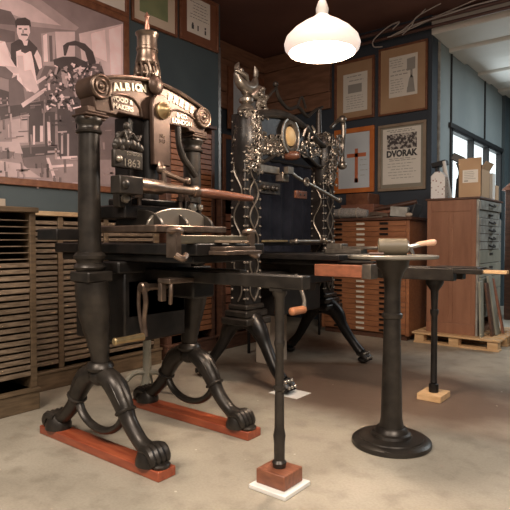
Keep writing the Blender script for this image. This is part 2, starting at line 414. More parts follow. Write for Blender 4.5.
_f = 536.; _yaw = _m.radians(38.4); _pt = _m.radians(-1.6)
_F = Vector((-_m.sin(_yaw)*_m.cos(_pt), _m.cos(_yaw)*_m.cos(_pt), _m.sin(_pt))); _R = Vector((_m.cos(_yaw), _m.sin(_yaw), 0)); _U = _R.cross(_F)
def _pix(px, py, X):
    d = _F + _R*((px-255)/_f) - _U*((py-255)/_f); t = X/d.x
    return (d.y*t, 1+d.z*t)
shapes = [ # tone, polygon traced on the print
 (4,[(-6,-30),(40,0),(78,28),(72,34),(22,26),(-6,20)]), (5,[(-6,-10),(30,5),(60,26),(30,22),(-6,8)]),
 (2,[(-6,8),(10,12),(18,26),(-6,24)]), (3,[(-6,24),(20,26),(75,31),(72,36),(20,34),(-6,30)]),
 (5,[(78,34),(122,24),(122,110),(100,95),(84,90)]), (6,[(90,34),(104,30),(106,62),(92,56)]),(6,[(108,30),(120,26),(120,80),(110,75)]),
 (5,[(54,32),(74,32),(74,62),(56,62)]), (4,[(40,34),(54,32),(54,66),(42,66)]), (6,[(42,36),(46,34),(47,62),(43,62)]),(2,[(48,36),(51,36),(52,62),(49,62)]),
 (2,[(-6,28),(14,32),(14,42),(-6,44)]), (5,[(-6,40),(4,42),(16,70),(14,80),(-6,70)]),
 # press behind: arch, dark platen, clutter
 (1,[(62,46),(66,43),(74,41),(84,44),(92,52),(95,62),(93,74),(88,80),(88,66),(84,52),(76,46),(68,46),(65,56),(63,56)]),
 (1,[(52,60),(62,57),(74,57),(85,62),(86,66),(78,74),(60,74),(54,68)]),
 (2,[(44,66),(56,68),(80,74),(92,64),(100,64),(104,76),(104,150),(80,150),(78,120),(40,110),(38,80)]),
 (4,[(60,70),(66,68),(66,86),(62,88)]), (5,[(72,70),(80,66),(82,72),(76,80)]), (3,[(46,74),(56,78),(54,86),(46,84)]),
 # press foreground wheels and frame
 (2,[(8,80),(16,76),(22,84),(24,100),(18,112),(8,110)]), (1,[(-6,88),(8,92),(8,104),(-6,106)]), (1,[(-6,108),(26,104),(60,98),(80,96),(80,104),(50,108),(26,114),(-6,122)]),
 (5,[(24,88),(44,76),(46,78),(26,92)]), (5,[(20,104),(44,88),(46,91),(22,108)]), (4,[(10,120),(26,118),(27,143),(11,143)]),
 (1,[(28,106),(42,106),(42,142),(28,142)]), (5,[(32,126),(34,126),(34,146),(32,146)]), (5,[(39,126),(42,126),(42,142),(39,142)]),
 (1,[(44,112),(54,112),(54,150),(44,150)]), (5,[(46,122),(49,122),(50,150),(47,150)]), (1,[(56,104),(80,104),(80,156),(58,156)]),
 (4,[(60,132),(62,132),(62,154),(60,154)]), (4,[(66,134),(68,134),(68,156),(66,156)]), (5,[(54,157),(76,156),(76,158.5),(54,159.5)]), (5,[(45,166),(72,164),(72,166.5),(45,168.5)]),
 (5,[(45,158),(48,158),(55,178),(52,178)]), (2,[(18,146),(44,144),(46,168),(24,168)]), (1,[(20,148),(56,146),(58,154),(22,158)]),
 (4,[(-6,142),(18,142),(22,154),(-6,152)]), (4,[(-6,160),(20,164),(40,178),(-6,178)]), (2,[(-6,150),(14,152),(10,158),(-6,160)]),
 (2,[(80,110),(124,112),(124,186),(82,184)]), (1,[(84,122),(98,120),(98,150),(84,150)]), (3,[(84,160),(124,160),(124,186),(84,184)]),
 # the printer: coat, apron, head, cap
 (1,[(10,44),(17,40),(28,40),(36,48),(40,66),(36,76),(30,78),(16,72),(10,60)]),
 (6,[(-6,46),(4,42),(8,56),(14,66),(20,72),(18,76),(6,74),(-6,68)]), (6,[(36,50),(40,58),(41,68),(38,70),(33,56)]),
 (6,[(15,52),(20,50),(30,52),(32,60),(36,84),(34,92),(28,92),(16,80)]), (5,[(16,56),(22,56),(24,78),(18,78)]), (5,[(18,72),(30,70),(38,90),(34,94),(22,86)]),
 (1,[(20,42),(24,45),(28,42),(28,52),(24,54),(20,52)]), (6,[(21,41),(27,41),(26,46),(23,46)]),
 (1,[(14,22),(16,19),(24,18),(29,21),(30,27),(27,28),(15,28)]),
 (6,[(16,26),(28,26),(29,33),(26,40),(22,42),(18,39),(16,33)]), (2,[(20,34),(26,34.5),(27,36.5),(20,36)]), (2,[(17.5,28.5),(20.5,28.5),(20.5,30),(17.5,30)]), (2,[(23,29),(26,29),(26,30.5),(23,30.5)]), (4,[(21.3,30),(22.6,30),(22.8,33.5),(21,33.5)]),
 (5,[(4,66),(18,68),(20,74),(14,74),(4,70)]), (2,[(-6,66),(4,67),(12,74),(10,80),(-6,76)]),
]
zlayer = .0125
pm = MB()
for k, (t, poly) in enumerate(shapes):
    pts = [toYZ(*p) for p in poly]
    pts = [(min(max(a, PY0+fw), PY1-fw), min(max(b, PZ0+fw), PZ1-fw)) for a, b in pts]
    pm.m = t; pm.prism(pts, 'x', XW+.011, XW+.0125+.00007*k)
rk = random.Random(11)
for k in range(110):     # planks, legs and shadows in the lower half of the print
    px = rk.uniform(-4, 122); py = rk.uniform(98, 184); vert = rk.random() < .5; l = rk.uniform(3, 14); wd = rk.uniform(.4, 1.1)
    poly = [(px-wd,py-l/2),(px+wd,py-l/2),(px+wd+.5,py+l/2),(px-wd+.5,py+l/2)] if vert else [(px-l/2,py-wd),(px+l/2,py-wd-.6),(px+l/2,py+wd-.6),(px-l/2,py+wd)]
    pm.m = rk.choice((1,2,2,3,3,4)); pm.prism([toYZ(*p) for p in poly], 'x', XW+.011, XW+.0185)
for k in range(150):     # small press clutter in the print
    px = rk.uniform(42, 100); py = rk.uniform(64, 112); a = rk.uniform(0, PI); l = rk.uniform(2, 7); wd = rk.uniform(.5, 1.3)
    ca, sa = math.cos(a), math.sin(a)
    poly = [(px+ca*l/2-sa*wd, py+sa*l/2+ca*wd),(px+ca*l/2+sa*wd, py+sa*l/2-ca*wd),(px-ca*l/2+sa*wd, py-sa*l/2-ca*wd),(px-ca*l/2-sa*wd, py-sa*l/2+ca*wd)]
    pm.m = rk.choice((0,1,1,2,4,5,6)); pm.prism([toYZ(*p) for p in poly], 'x', XW+.011, XW+.0190+.00002*k)
pm.build('photo_image', TONES, r)

# ================================================================== TYPE CASE CABINETS (left)
def case_cabinet(xf, xb, bays, y0, y1, ztop, zrow0, pitch, nrow, label, empty_top=0, plinth=.13, fh=.025, wood=CASEW, face=CASEF, top=None, ov=.02):
    r = root('type_case_cabinet', ((xf+xb)/2, (y0+y1)/2, 0), label, 'type cabinet')
    b = MB()
    b.box(xb, xb+.02, y0, y1, .02, ztop-.03)
    ys = sorted(set([y0]+[v for bay in bays for v in bay]+[y1]))
    st = [(y0, bays[0][0])]+[(bays[i][1], bays[i+1][0]) for i in range(len(bays)-1)]+[(bays[-1][1], y1)]
    for a, c in st: b.box(xb+.02, xf, a, c, plinth-.02, ztop-.03)
    b.box(xb+.02, xf-.02, y0, y1, plinth-.02, plinth)
    b.build('carcass', wood, r, .003)
    p = MB(); p.box(xb+.02, xf+.012, y0-.008, y1+.008, 0, plinth-.02); p.box(xb, xf+.02, y0-.012, y1+.012, plinth-.02, plinth); p.build('plinth', wood, r, .004)
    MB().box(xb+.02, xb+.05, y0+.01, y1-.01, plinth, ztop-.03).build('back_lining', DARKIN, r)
    MB().box(xb, xf+ov, y0-.01, y1+.01, ztop-.03, ztop).build('top_board', top or wood, r, .004)
    for bi, (a, c) in enumerate(bays):
        d = None
        for k in range(nrow):
            z = zrow0+k*pitch
            if k >= nrow-empty_top:
                rn = MB().box(xb+.05, xf-.012, a+.002, c-.002, z+.006, z+.011); rn.build('runner_shelf', face, r)
                continue
            if d is None:
                d = MB(); d.box(xf-.03, xf, a+.003, c-.003, z, z+fh); d.box(xb+.06, xf-.03, a+.006, c-.006, z, z+.004)
                d = d.build('case_drawer', face, r, .002); z_0 = z; o = d
            else:
                o = d.copy(); C.objects.link(o); o.location = d.location + Vector((rk.uniform(-.008,.002), 0, z-z_0))
    return r
c1 = case_cabinet(-2.97, -3.42, [(1.06,1.635)], 1.00, 1.672, 1.19, .205, .0375, 25, 'nearer type case cabinet at the left edge with empty upper runners', 7)
c2 = case_cabinet(-3.29, -3.73, [(1.725,2.01),(2.05,2.38),(2.42,2.85)], 1.705, 2.91, 1.19, .165, .0375, 26, 'long type case cabinet with a pale top behind the lettered press', 0, top=TOPW)
c3 = case_cabinet(-3.3, -3.73, [(3.05,3.54)], 3.0, 3.58, 2.02, .20, .046, 38, 'tall rack of reddish type cases seen through the lettered press', 0, fh=.039, wood=OAKD, face=OAK)
c4 = case_cabinet(-3.25, -3.73, [(3.67,4.12)], 3.62, 4.17, 1.40, .20, .075, 14, 'lower reddish type case rack between the two presses', 0, fh=.064, wood=OAKD, face=CASER)
# things on the left cabinet
t = root('printing_forme', (-3.1,1.35,1.19), 'shallow pale metal tray with a wire handle on the left cabinet', 'tray')
MB().box(-3.33,-3.02,1.1,1.52,1.19,1.235).build('tray_body', STONE, t, .004)
h = MB(); h.tube([(-3.02,1.16,1.235),(-3.02,1.22,1.262),(-3.02,1.34,1.264),(-3.02,1.40,1.237)], .007, 8); h.build('handle', STEEL, t)

# ================================================================== WOODEN FLAT FILE (back)
XF0, XF1, YF = -3.07, -2.075, 5.05
r = root('flat_file_cabinet', ((XF0+XF1)/2, 5.38, 0), 'wide low oak flat-file cabinet with many thin drawers', 'cabinet')
b = MB(); b.box(XF0, XF0+.035, YF, 5.72, .05, 1.20); b.box(XF1-.035, XF1, YF, 5.72, .05, 1.20); b.box(XF0, XF1, 5.70, 5.72, .05, 1.20)
b.box(XF0+.035, XF1-.035, YF+.03, 5.70, .05, .07)
b.build('carcass', OAK, r, .003)
MB().box(XF0+.03, XF1-.03, YF+.03, 5.7, 0, .05).build('plinth', OAKD, r)
MB().box(XF0-.02, XF1+.03, YF-.03, 5.73, 1.20, 1.228).build('top_board', OAKD, r, .004)
nd = 21; ph_ = (1.195-.06)/nd
first = None
for k in range(nd):
    z = .06+k*ph_
    if first is None:
        d = MB(); d.box(XF0+.037, XF1-.037, YF-.002, YF+.018, z+.0015, z+ph_-.0015); d.box(XF0+.04, XF1-.04, YF+.018, 5.68, z+.006, z+.03)
        d = d.build('drawer', OAK, r, .002)
        parts = []
        for ux, mt, nm in ((-2.86, IRON_D, 'drawer_pull'), (-2.60, HOLD, 'label_holder'), (-2.34, IRON_D, 'drawer_pull')):
            q = MB(); q.box(ux-.045, ux+.045, YF-.014, YF-.002, z+.016, z+.036); q.box(ux-.045, ux+.045, YF-.02, YF-.012, z+.032, z+.038)
            parts.append(q.build(nm, mt, d, .002))
        first = d; z_0 = z
    else:
        o = first.copy(); C.objects.link(o); o.location = first.location+Vector((0,0,z-z_0))
        for p in parts:
            q = p.copy(); C.objects.link(q); q.parent = o
# clutter on the flat file
tag(MB().box(-2.98,-2.70,5.42,5.70,1.395,1.52).build('wooden_box', FRAMEB, bevel=.005), 'dark red wooden box, upper of two against the orange frame', 'box')
tag(MB().box(-3.02,-2.62,5.38,5.72,1.228,1.395).build('wooden_box', CASER, bevel=.005), 'wider red-brown wooden box carrying a smaller box', 'box')
t = root('fabric_bundle', (-2.78,5.2,1.228), 'grey fuzzy roll of cloth lying at the left end of the oak flat file', 'cloth')
bd = MB()
bd.tube([(-2.99,5.18,1.290),(-2.86,5.17,1.290),(-2.72,5.18,1.290),(-2.60,5.2,1.278)], [.048,.055,.052,.044], 14); bd.build('roll', BRISTLE, t)
bd = MB(); bd.torus((-2.90,5.175,1.291), .056, .004, (1,0,0)); bd.torus((-2.70,5.18,1.290), .055, .004, (1,.1,0)); bd.build('tie_cord', STONE, t)
def rod(name, p0, p1, rad, m, label, cat='rod', n=10):
    return tag(MB().cyl(p0, p1, rad, n=n).build(name, m), label, cat)
rod('rolled_poster', (-2.62,5.42,1.33), (-2.18,5.50,1.405), .026, OAKD, 'dark rolled tube slanting highest over the flat-file clutter', 'roll')
rod('rolled_poster', (-2.66,5.30,1.275), (-2.22,5.36,1.318), .022, CASER, 'reddish rolled tube lying under the dark tube', 'roll')
rod('steel_rule', (-2.60,5.10,1.236), (-2.40,5.13,1.238), .008, EDGE, 'thin bright bar lying at the front of the flat file', 'bar')
q = MB(); 
for i in range(4): q.tube([(-2.56,5.12+.02*i,1.25+.012*i),(-2.5,5.16,1.262+.01*i),(-2.42,5.15+.01*i,1.25+.01*i),(-2.36,5.18,1.248+.006*i)], .005, 6)
q.tube([(-2.52,5.12,1.2335),(-2.46,5.14,1.2335),(-2.40,5.13,1.2335)],.0055,6)
tag(q.build('coiled_wire', EDGE), 'loose loops of pale wire on the flat file', 'wire')
t = tag(MB().obox((-2.25,5.22,1.287),(.17,.14,.10),(.0,.08,.25)).build('small_crate', GREYM, bevel=.004), 'small tilted grey crate near the right end of the flat file', 'crate')
t = tag(MB().obox((-2.43,5.24,1.2485),(.12,.08,.04),(0,0,.2)).build('wooden_tray', CASER, bevel=.004), 'small reddish tray in the middle of the flat-file clutter', 'tray')
q = MB(); q.obox((-2.12,5.34,1.30),(.012,.2,.14),(0,.35,.0)); tag(q.build('leaning_card', INK), 'black card leaning beside the small grey crate', 'card')
q = MB(); q.ball((-2.12,5.14,1.252),.024,(1.6,1,.9)); tag(q.build('crumpled_rag', STONE), 'crumpled pale rag at the right end of the flat file', 'rag')

# ================================================================== TALL PLAN CABINET ON PALLET
XT0, XT1, YT, YT1 = -1.935, -1.455, 5.15, 5.95
r = root('pallet', (-1.64, 5.45, 0), 'raw pine pallet under the tall brown cabinet', 'pallet')
for (y0, y1) in ((5.06,5.16),(5.38,5.50),(5.76,5.86)):
    bt = MB().box(-2.03,-1.245,y0,y1,0,.018).build('bottom_board', PINE, r, .002)
    for x in (-2.02,-1.69,-1.345):
        MB().box(x,x+.09,y0,y1,.018,.090).build('block', PINE, bt, .002)
for k in range(6):
    y = 5.04+k*.15; MB().box(-2.04,-1.235,y,y+.11,.090,.108).build('deck_board', PINE, r, .002)
r = root('plan_cabinet', (-1.7,5.5,.108), 'tall brown plywood-sided cabinet with grey drawers down its right side', 'cabinet')
b = MB(); b.box(XT0,XT1-.02,YT,YT+.02,.108,1.38); b.box(XT0,XT1-.02,YT1-.02,YT1,.108,1.38); b.box(XT0,XT0+.02,YT+.02,YT1-.02,.108,1.38)
b.box(XT0+.02,XT1-.02,YT+.02,YT1-.02,.108,.15)
b.build('carcass', PANEL, r, .003)
b = MB(); b.box(XT0-.0,XT1-.025,YT-.012,YT,.108,.21); b.box(XT0,XT0+.04,YT-.006,YT,.21,1.38); b.box(XT1-.06,XT1-.02,YT-.006,YT,.21,1.38)
b.box(XT0+.04,XT1-.06,YT-.006,YT,1.27,1.38); b.box((XT0+XT1)/2-.03,(XT0+XT1)/2+.01,YT-.006,YT,.21,1.27); b.build('face_rail', PANEL, r, .003)
MB().box(XT0-.015,XT1+.01,YT-.02,YT1+.02,1.38,1.40).build('top_board', OAKD, r, .004)
MB().box(XT1-.02,XT1,YT,YT+.03,.108,1.38).build('corner_post', GREYM, r, .002)
zc = 1.372
for k in range(11):
    hh = .092 if k in (0,) else (.075 if k < 6 else .13)
    z1 = zc; z0 = zc-hh+.006; zc -= hh
    if z0 < .16: break
    m = GREYM if k < 6 else GREYG
    d = MB().box(XT1-.02,XT1+(.006 if k not in (1,) else -.01),YT+.034,YT1-.03,z0,z1).build('drawer', m, r, .002)
    if k < 6 and k != 1:
        q = MB(); q.tube([(XT1+.006,5.46,z1-.03),(XT1+.03,5.50,z1-.045),(XT1+.03,5.60,z1-.045),(XT1+.006,5.64,z1-.03)], .010, 8); q.build('handle', IRON_D, d)
    else: MB().box(XT1-.01,XT1+.012,5.50,5.60,z1-.05,z1-.03).build('handle', IRON_D, d, .002)
# on the tall cabinet
t = root('cardboard_carton', (-1.55,5.34,1.40), 'open brown cardboard carton with a white label on the tall cabinet', 'box')
b = MB(); x0,x1,y0,y1,z0,z1 = -1.665,-1.455,5.22,5.50,1.40,1.70
b.box(x0,x1,y0,y0+.005,z0,z1+.07); b.box(x0,x1,y1-.005,y1,z0,z1); b.box(x0,x0+.005,y0,y1,z0,z1); b.box(x1-.005,x1,y0,y1,z0,z1); b.box(x0,x1,y0,y1,z0,z0+.005)
b.build('carton_body', CARD, t)
lb = MB(); lb.box(x0+.04,x1-.03,y0-.002,y0,1.54,1.66); lb = lb.build('label', PAPER, t)
q = MB(); 
for i in range(5): q.box(x0+.055,x1-.05-rk.uniform(0,.04),y0-.003,y0-.002,1.575+i*.016,1.579+i*.016)
q.box(x0+.055,x0+.09,y0-.003,y0-.002,1.55,1.563); q.build('printed_lines', INKG, lb)
q = MB(); q.obox((x1+.02,5.36,1.70),(.005,.26,.075),(0,.55,0)); q.build('flap', CARD, t)
t = tag(MB().prism([(-1.925,1.40),(-1.785,1.40),(-1.785,1.615),(-1.83,1.665),(-1.885,1.665),(-1.925,1.625)],'y',5.20,5.30).build('spotted_paper_bag', DOTS, bevel=.006), 'white spotted paper bag standing on the tall cabinet', 'bag')
rod('paper_roll', (-1.80,5.42,1.401), (-1.90,5.50,1.80), .018, WHITE, 'white rolled tube leaning behind the spotted bag', 'roll')
t = root('desk_lamp', (-1.72,5.42,1.40), 'black clamp-headed gadget on a stalk beside the carton', 'lamp')
b = MB(); b.lathe([(0,.035),(.012,.035),(.02,.012)],(-1.72,5.40,1.40)); b.build('base', BLACK, t)
b = MB(); b.tube([(-1.72,5.40,1.415),(-1.735,5.40,1.55),(-1.71,5.40,1.66),(-1.735,5.40,1.76)],[.014,.012,.012,.014],8); b.build('stalk', BLACK, t)
b = MB(); b.obox((-1.725,5.39,1.80),(.12,.06,.07),(0,.5,.2)); b.obox((-1.68,5.385,1.74),(.05,.05,.05),(0,.3,0)); b.build('head', BLACK, t, .006)
t = tag(MB().prism([(-1.79,1.40),(-1.755,1.40),(-1.745,1.60),(-1.775,1.62)],'y',5.50,5.56).build('wooden_wedge', OAKD, bevel=.003), 'narrow dark wooden wedge standing between bag and gadget', 'wedge')
b = MB(); b.prism([(-2.0,1.62),(-1.93,1.60),(-1.84,1.86),(-1.92,1.93),(-2.0,1.88)],'y',5.60,5.63)
t = root('hanging_tool', (-1.95,5.70,1.55), 'black bracket tool hanging on the wall end above the bag', 'tool')
b = MB(); b.obox((-2.00,5.67,1.80),(.15,.10,.05),(0,-.2,0)); b.obox((-2.03,5.67,1.66),(.03,.05,.28)); b.build('bracket', BLACK, t, .004)
b = MB(); b.cyl((-1.955,5.66,1.78),(-1.90,5.66,1.50),.02); b.build('white_arm', WHITE, t)
for i,(y,z1,m,lbn) in enumerate(((5.62,1.66,WHITE,'upright white sheet standing behind the carton'),(5.75,1.55,CARD,'small brown card upright at the cabinet rear'))):
    tag(MB().box(-1.50,-1.46,y,y+.10,1.40,z1).build('stacked_board', m, bevel=.002), lbn, 'board')
# boards leaning against the cabinet
def lean(y0, y1, xb, xt, z1, m, label, th=.02):
    q = MB(); q.prism([(xb,.109),(xb+th,.109),(xt+th,z1),(xt,z1)],'y',y0,y1); return tag(q.build('leaning_board', m, bevel=.002), label, 'board')
lean(5.10,5.20,-1.425,-1.441,.62,GREYG,'grey-green weathered board leaning against the drawers, closest to the corner')
lean(5.22,5.30,-1.36,-1.425,.60,OAKD,'narrow dark brown slat leaning in front of the drawers')
lean(5.32,5.44,-1.345,-1.43,.66,GREYG,'pale grey-green plank leaning behind the dark slat')
lean(5.46,5.50,-1.32,-1.42,.63,CASER,'reddish slat leaning against the drawers on the pallet')
q = MB(); q.prism([(-1.15,0),(-1.115,0),(-1.20,.60),(-1.235,.60)],'y',5.52,5.85); tag(q.build('grey_slab', GREYD, bevel=.002), 'dark grey slab leaning at the right edge beyond the pallet', 'board')
t = root('dark_shelf_unit', (-1.25,7.4,0), 'dark brown pitched-top cupboard at the right edge behind the carton', 'cupboard')
b = MB(); b.box(-1.72,-1.0,7.2,7.7,0,1.62); b.build('body', OAKD, t, .005)
b = MB(); b.prism([(-1.76,1.62),(-.96,1.62),(-1.36,1.98)],'y',7.17,7.72); b.build('pitched_top', CASER, t, .005)

# ================================================================== ALBION HAND PRESS
A = root('hand_press', (-2.12,1.8,.042), 'cast-iron hand press lettered ALBION PRESS, standing on two red timber skids', 'printing press')
YN, YF_ = 1.505, 2.09; XA = -2.12
def arch(y, top):   # crown outline height
    t = (y-1.79)/.42; return top-.10*abs(t)**1.9
# crown
prof = [(1.455,1.58),(1.445,1.62),(1.44,1.68)]+[(1.44+.73*i/24, arch(1.44+.73*i/24, 1.785)) for i in range(25)]+[(2.17,1.66),(2.165,1.62),(2.155,1.58),(2.04,1.58),(2.03,1.595),(1.58,1.595),(1.57,1.58)]
b = MB(); b.prism(prof,'x',-2.17,-2.065)
crown = b.build('crown', CAPM, A, .006)
# raised rims and panel mouldings on the crown
b = MB()
b.tube([( -2.055, 1.44+.73*i/24, arch(1.44+.73*i/24, 1.785)) for i in range(25)], .010, 8, 1)
b.tube([(-2.172, 1.44+.73*i/24, arch(1.44+.73*i/24, 1.785)) for i in range(25)], .010, 8, 1)
b.tube([(-2.062,1.545,1.60),(-2.062,1.54,1.66),(-2.062,1.60,1.682),(-2.062,1.66,1.675),(-2.062,1.705,1.64),(-2.062,1.715,1.60)], .0055, 8, 4)
b.tube([(-2.062,1.89,1.60),(-2.062,1.90,1.65),(-2.062,1.94,1.675),(-2.062,2.03,1.668),(-2.062,2.08,1.65)], .0055, 8, 4)
b.build('moulding', IRON_B, crown)
for y, z in ((1.475,1.69),(2.135,1.668)):
    b = MB(); b.lathe([(-.115,.056),(0,.056),(.006,.050),(.006,.0)], (-2.055,y,z), (1,0,0), 28); sb = b.build('scroll_boss', CAPM, crown)
    for R_, r_ in ((.050,.0062),(.029,.0055)): MB().torus((-2.048,y,z), R_, r_).build('scroll_ring', IRON_B, sb)
    MB().ball((-2.048,y,z), .013).build('scroll_centre', IRON_B, sb)
MX = lambda y, z, a=0, x=-2.0635: Matrix.Translation((x,y,z)) @ Matrix(((0,0,1,0),(1,0,0,0),(0,1,0,0),(0,0,0,1))) @ Matrix.Rotation(a,4,'Z')
def arc_text(s, txt, ys, size, dz):
    for i, ch in enumerate(txt):
        y = ys[0]+(ys[1]-ys[0])*i/(len(txt)-1); sl = (arch(y+.01,1.785)-arch(y-.01,1.785))/.02
        s.text(ch, size, MX(y, arch(y,1.785)-dz, math.atan(sl)), .004, fat=.0022)
b = MB(); arc_text(b, 'ALBION', (1.565,1.725), .048, .046); arc_text(b, 'PRESS', (1.90,2.055), .048, .048); b.build('lettering', GILT, crown)
b = MB(); b.text('WOOD &', .030, MX(1.595,1.655,0,-2.0635), .003, fat=.001); b.text('MAKERS', .032, MX(1.605,1.622,0,-2.0635), .003, fat=.001)
b.text('& CO.', .030, MX(1.985,1.650,0,-2.0635), .003, fat=.001); b.text('LONDON', .032, MX(1.985,1.617,0,-2.0635), .003, fat=.001); b.build('maker_lettering', EDGE, crown)
# legs / columns
def leg_paw(mb, x0, y, sgn):
    """lion-paw leg from the ankle block out to the toe"""
    P_ = [(XA+sgn*.02,y,.375),(XA+sgn*.10,y,.345),(XA+sgn*.165,y,.275),(XA+sgn*.215,y,.19),(XA+sgn*.29,y,.12),(XA+sgn*.345,y,.094)]
    mb.tube(P_, [.042,.046,.044,.036,.034,.040], 12, 4, up=(0,1,0))
    mb.tube([(XA+sgn*.03,y,.375),(XA+sgn*.115,y,.338),(XA+sgn*.185,y,.24)], [.044,.052,.042], 12, 4, up=(0,1,0))
    mb.torus((XA+sgn*.188,y,.235), .043, .008, (sgn*.5,0,-.86), 16, 6)
    mb.tube([(XA+sgn*.07,y,.40),(XA+sgn*.135,y,.37),(XA+sgn*.20,y,.30),(XA+sgn*.225,y,.25)], [.008,.016,.014,.006], 8, 3)
    for q in (-.02,.02): mb.tube([(XA+sgn*.06,y+q*1.6,.385),(XA+sgn*.13,y+q*1.9,.35),(XA+sgn*.19,y+q*1.7,.27)], [.006,.011,.005], 8, 3)
    mb.lathe([(0,.066),(.02,.066),(.05,.056),(.075,.04)], (XA+sgn*.355,y,.042), (0,0,1), 16)
    for k in (-1.5,-.5,.5,1.5):
        mb.tube([(XA+sgn*.335,y+k*.022,.105),(XA+sgn*.385,y+k*.026,.112),(XA+sgn*.412,y+k*.027,.082),(XA+sgn*.418,y+k*.026,.058)], [.018,.021,.018,.012], 8, 3)
    mb.lathe([(0,.030),(.012,.034),(.018,.028)], (XA+sgn*.425,y,.042), (0,0,1), 12, sx=1, sy=1.3)
b0 = None
for y, yu in ((YN,1.462),(YF_,2.125)):
    b = MB()
    b.lathe([(0,.053),(.27,.050),(.56,.048)], (XA-.01,yu,.93), n=24)
    b.lathe([(0,.060),(.006,.068),(.018,.074),(.03,.068),(.036,.058),(.046,.060),(.058,.072),(.070,.074),(.082,.064),(.088,.054)], (XA-.01,yu,.858), n=28)
    b.lathe([(0,.048),(.006,.058),(.014,.060),(.022,.054),(.03,.050),(.045,.052),(.054,.060),(.066,.062),(.076,.058)], (XA-.01,yu,1.482), n=28)
    b.build('column', IRON, A)
    b = MB(); b.box(XA-.052,XA+.045,yu-.050,yu+.055,1.545,1.558); b.box(XA-.060,XA+.056,yu-.058,yu+.065,1.558,1.570); b.box(XA-.052,XA+.052,yu-.045,yu+.055,1.570,1.60)
    b.build('capital', CAPM, A, .005)
    b = MB(); b.box(XA-.075,XA+.07,yu-.065,yu+.07,.808,.858); b.build('shoulder_block', IRON, A, .008)
    pts = [(.81,.085,0),(.74,.088,.1),(.67,.085,.3),(.60,.074,.55),(.53,.060,.8),(.46,.050,1),(.42,.046,1)]
    b = MB(); b.tube([(XA, yu+(y-yu)*p[2], p[0]) for p in pts], [p[1] for p in pts], 18, 4, flat=(1,.80), up=(0,1,0))
    b.build('cheek', IRON, A)
    b = MB(); b.lathe([(0,.046),(.010,.060),(.022,.065),(.036,.060),(.046,.050)], (XA,y,.385), n=24); b.ball((XA,y,.365),.058,(1.1,.9,.8)); b.build('ankle_collar', IRON, A)
    for sg in (-1,1):
        b = MB(); leg_paw(b, XA, y, sg); b.build('leg', IRON, A)
    b = MB(); n = 20
    b.tube([(XA+.175*math.cos(PI+PI*i/n), y, .235+.125*math.sin(PI+PI*i/n)) for i in range(n+1)], [.022]*(n+1), 10, 1, flat=(.8,1.0), up=(0,1,0)); b.build('arch_brace', IRON, A)
# finial with pierced base
F_ = MB(); zx = (XA, 1.80)
F_.lathe([(0,.062),(.012,.062),(.02,.054)], (zx[0],zx[1],1.785), n=24)
F_.lathe([(0,.052),(.010,.060),(.018,.060),(.03,.056),(.06,.050),(.072,.050),(.076,.054),(.088,.054),(.092,.050),(.135,.050),(.148,.052),(.155,.058),(.162,.059),(.166,.052),(.175,.025),(.18,.012)], (zx[0],zx[1],1.875), n=28)
F_ = F_.build('spring_housing', IRON_B, A)
b = MB()
for k in range(10):
    a = 2*PI*k/10; c = math.cos(a); s_ = math.sin(a)
    b.tube([(zx[0]+.052*c,zx[1]+.052*s_,1.80),(zx[0]+.060*math.cos(a+.2),zx[1]+.060*math.sin(a+.2),1.84),(zx[0]+.054*math.cos(a),zx[1]+.054*math.sin(a),1.88)],.008,6,3)
    b.ball((zx[0]+.058*math.cos(a+.31),zx[1]+.058*math.sin(a+.31),1.826),.011)
b.lathe([(0,.046),(.09,.044)],(zx[0],zx[1],1.80),n=20)
b.build('pierced_collar', IRON_B, F_)
b = MB(); b.lathe([(0,.016),(.02,.014),(.04,.010),(.07,.009),(.076,.013),(.085,.009),(.10,.003)], (zx[0],zx[1],2.045), n=14); b.build('spike', COPPER, F_)
# toggle plate with boss
b = MB(); b.prism([(1.755,1.37),(1.865,1.37),(1.865,1.645),(1.872,1.665),(1.865,1.69),(1.84,1.715),(1.81,1.722),(1.78,1.715),(1.757,1.69),(1.75,1.66)],'x',-2.05,-2.022)
pl = b.build('toggle_plate', CAPM, A, .005)
b = MB(); b.lathe([(0,.042),(.012,.042),(.016,.034),(.03,.026),(.045,.012),(.05,.0)], (-2.022,1.812,1.64), (1,0,0), 24); b.build('boss', BRASS, pl)
b = MB(); b.text('No', .026, MX(1.81,1.515,0,-2.021),.002); b.text('513', .026, MX(1.81,1.488,0,-2.021),.002); b.build('number', IRON_B, pl)
b = MB(); b.ball((-2.045,1.79,1.765),.05,(.5,.9,1.0)); b.build('keystone', CAPM, crown)
# piston and toggle mechanism
b = MB(); b.box(-2.20,-2.09,1.655,1.752,1.10,1.60); b.cyl((XA,1.80,1.15),(XA,1.80,1.62),.055,n=20); b.build('piston_guide', IRON_D, A, .008)
b = MB(); b.box(-2.22,-2.0,1.56,2.02,1.10,1.165); b.box(-2.18,-2.02,1.60,1.98,1.165,1.20); b.build('platen_block', IRON_D, A, .008)
for y in (1.60, 1.66, 1.93, 1.97):
    b = MB(); b.cyl((-2.02,y,1.165),(-2.02,y,1.235),.012); b.lathe([(0,.020),(.02,.020)],(-2.02,y,1.20),n=6); b.build('bolt', IRON_B, A)
for q in ((1.53,1.60,1.15,1.24),(1.95,2.05,1.13,1.2)): MB().box(-2.05,-2.0,*q).build('bracket', IRON, A, .006)
for q in ((-1.995,1.555,1.19,.022),(-1.995,1.985,1.165,.026),(-1.985,2.03,1.17,.018)): MB().lathe([(0,q[3]),(.016,q[3]),(.02,q[3]*.6)],q[:3],(1,0,0),6).build('hex_nut', EDGE, A)
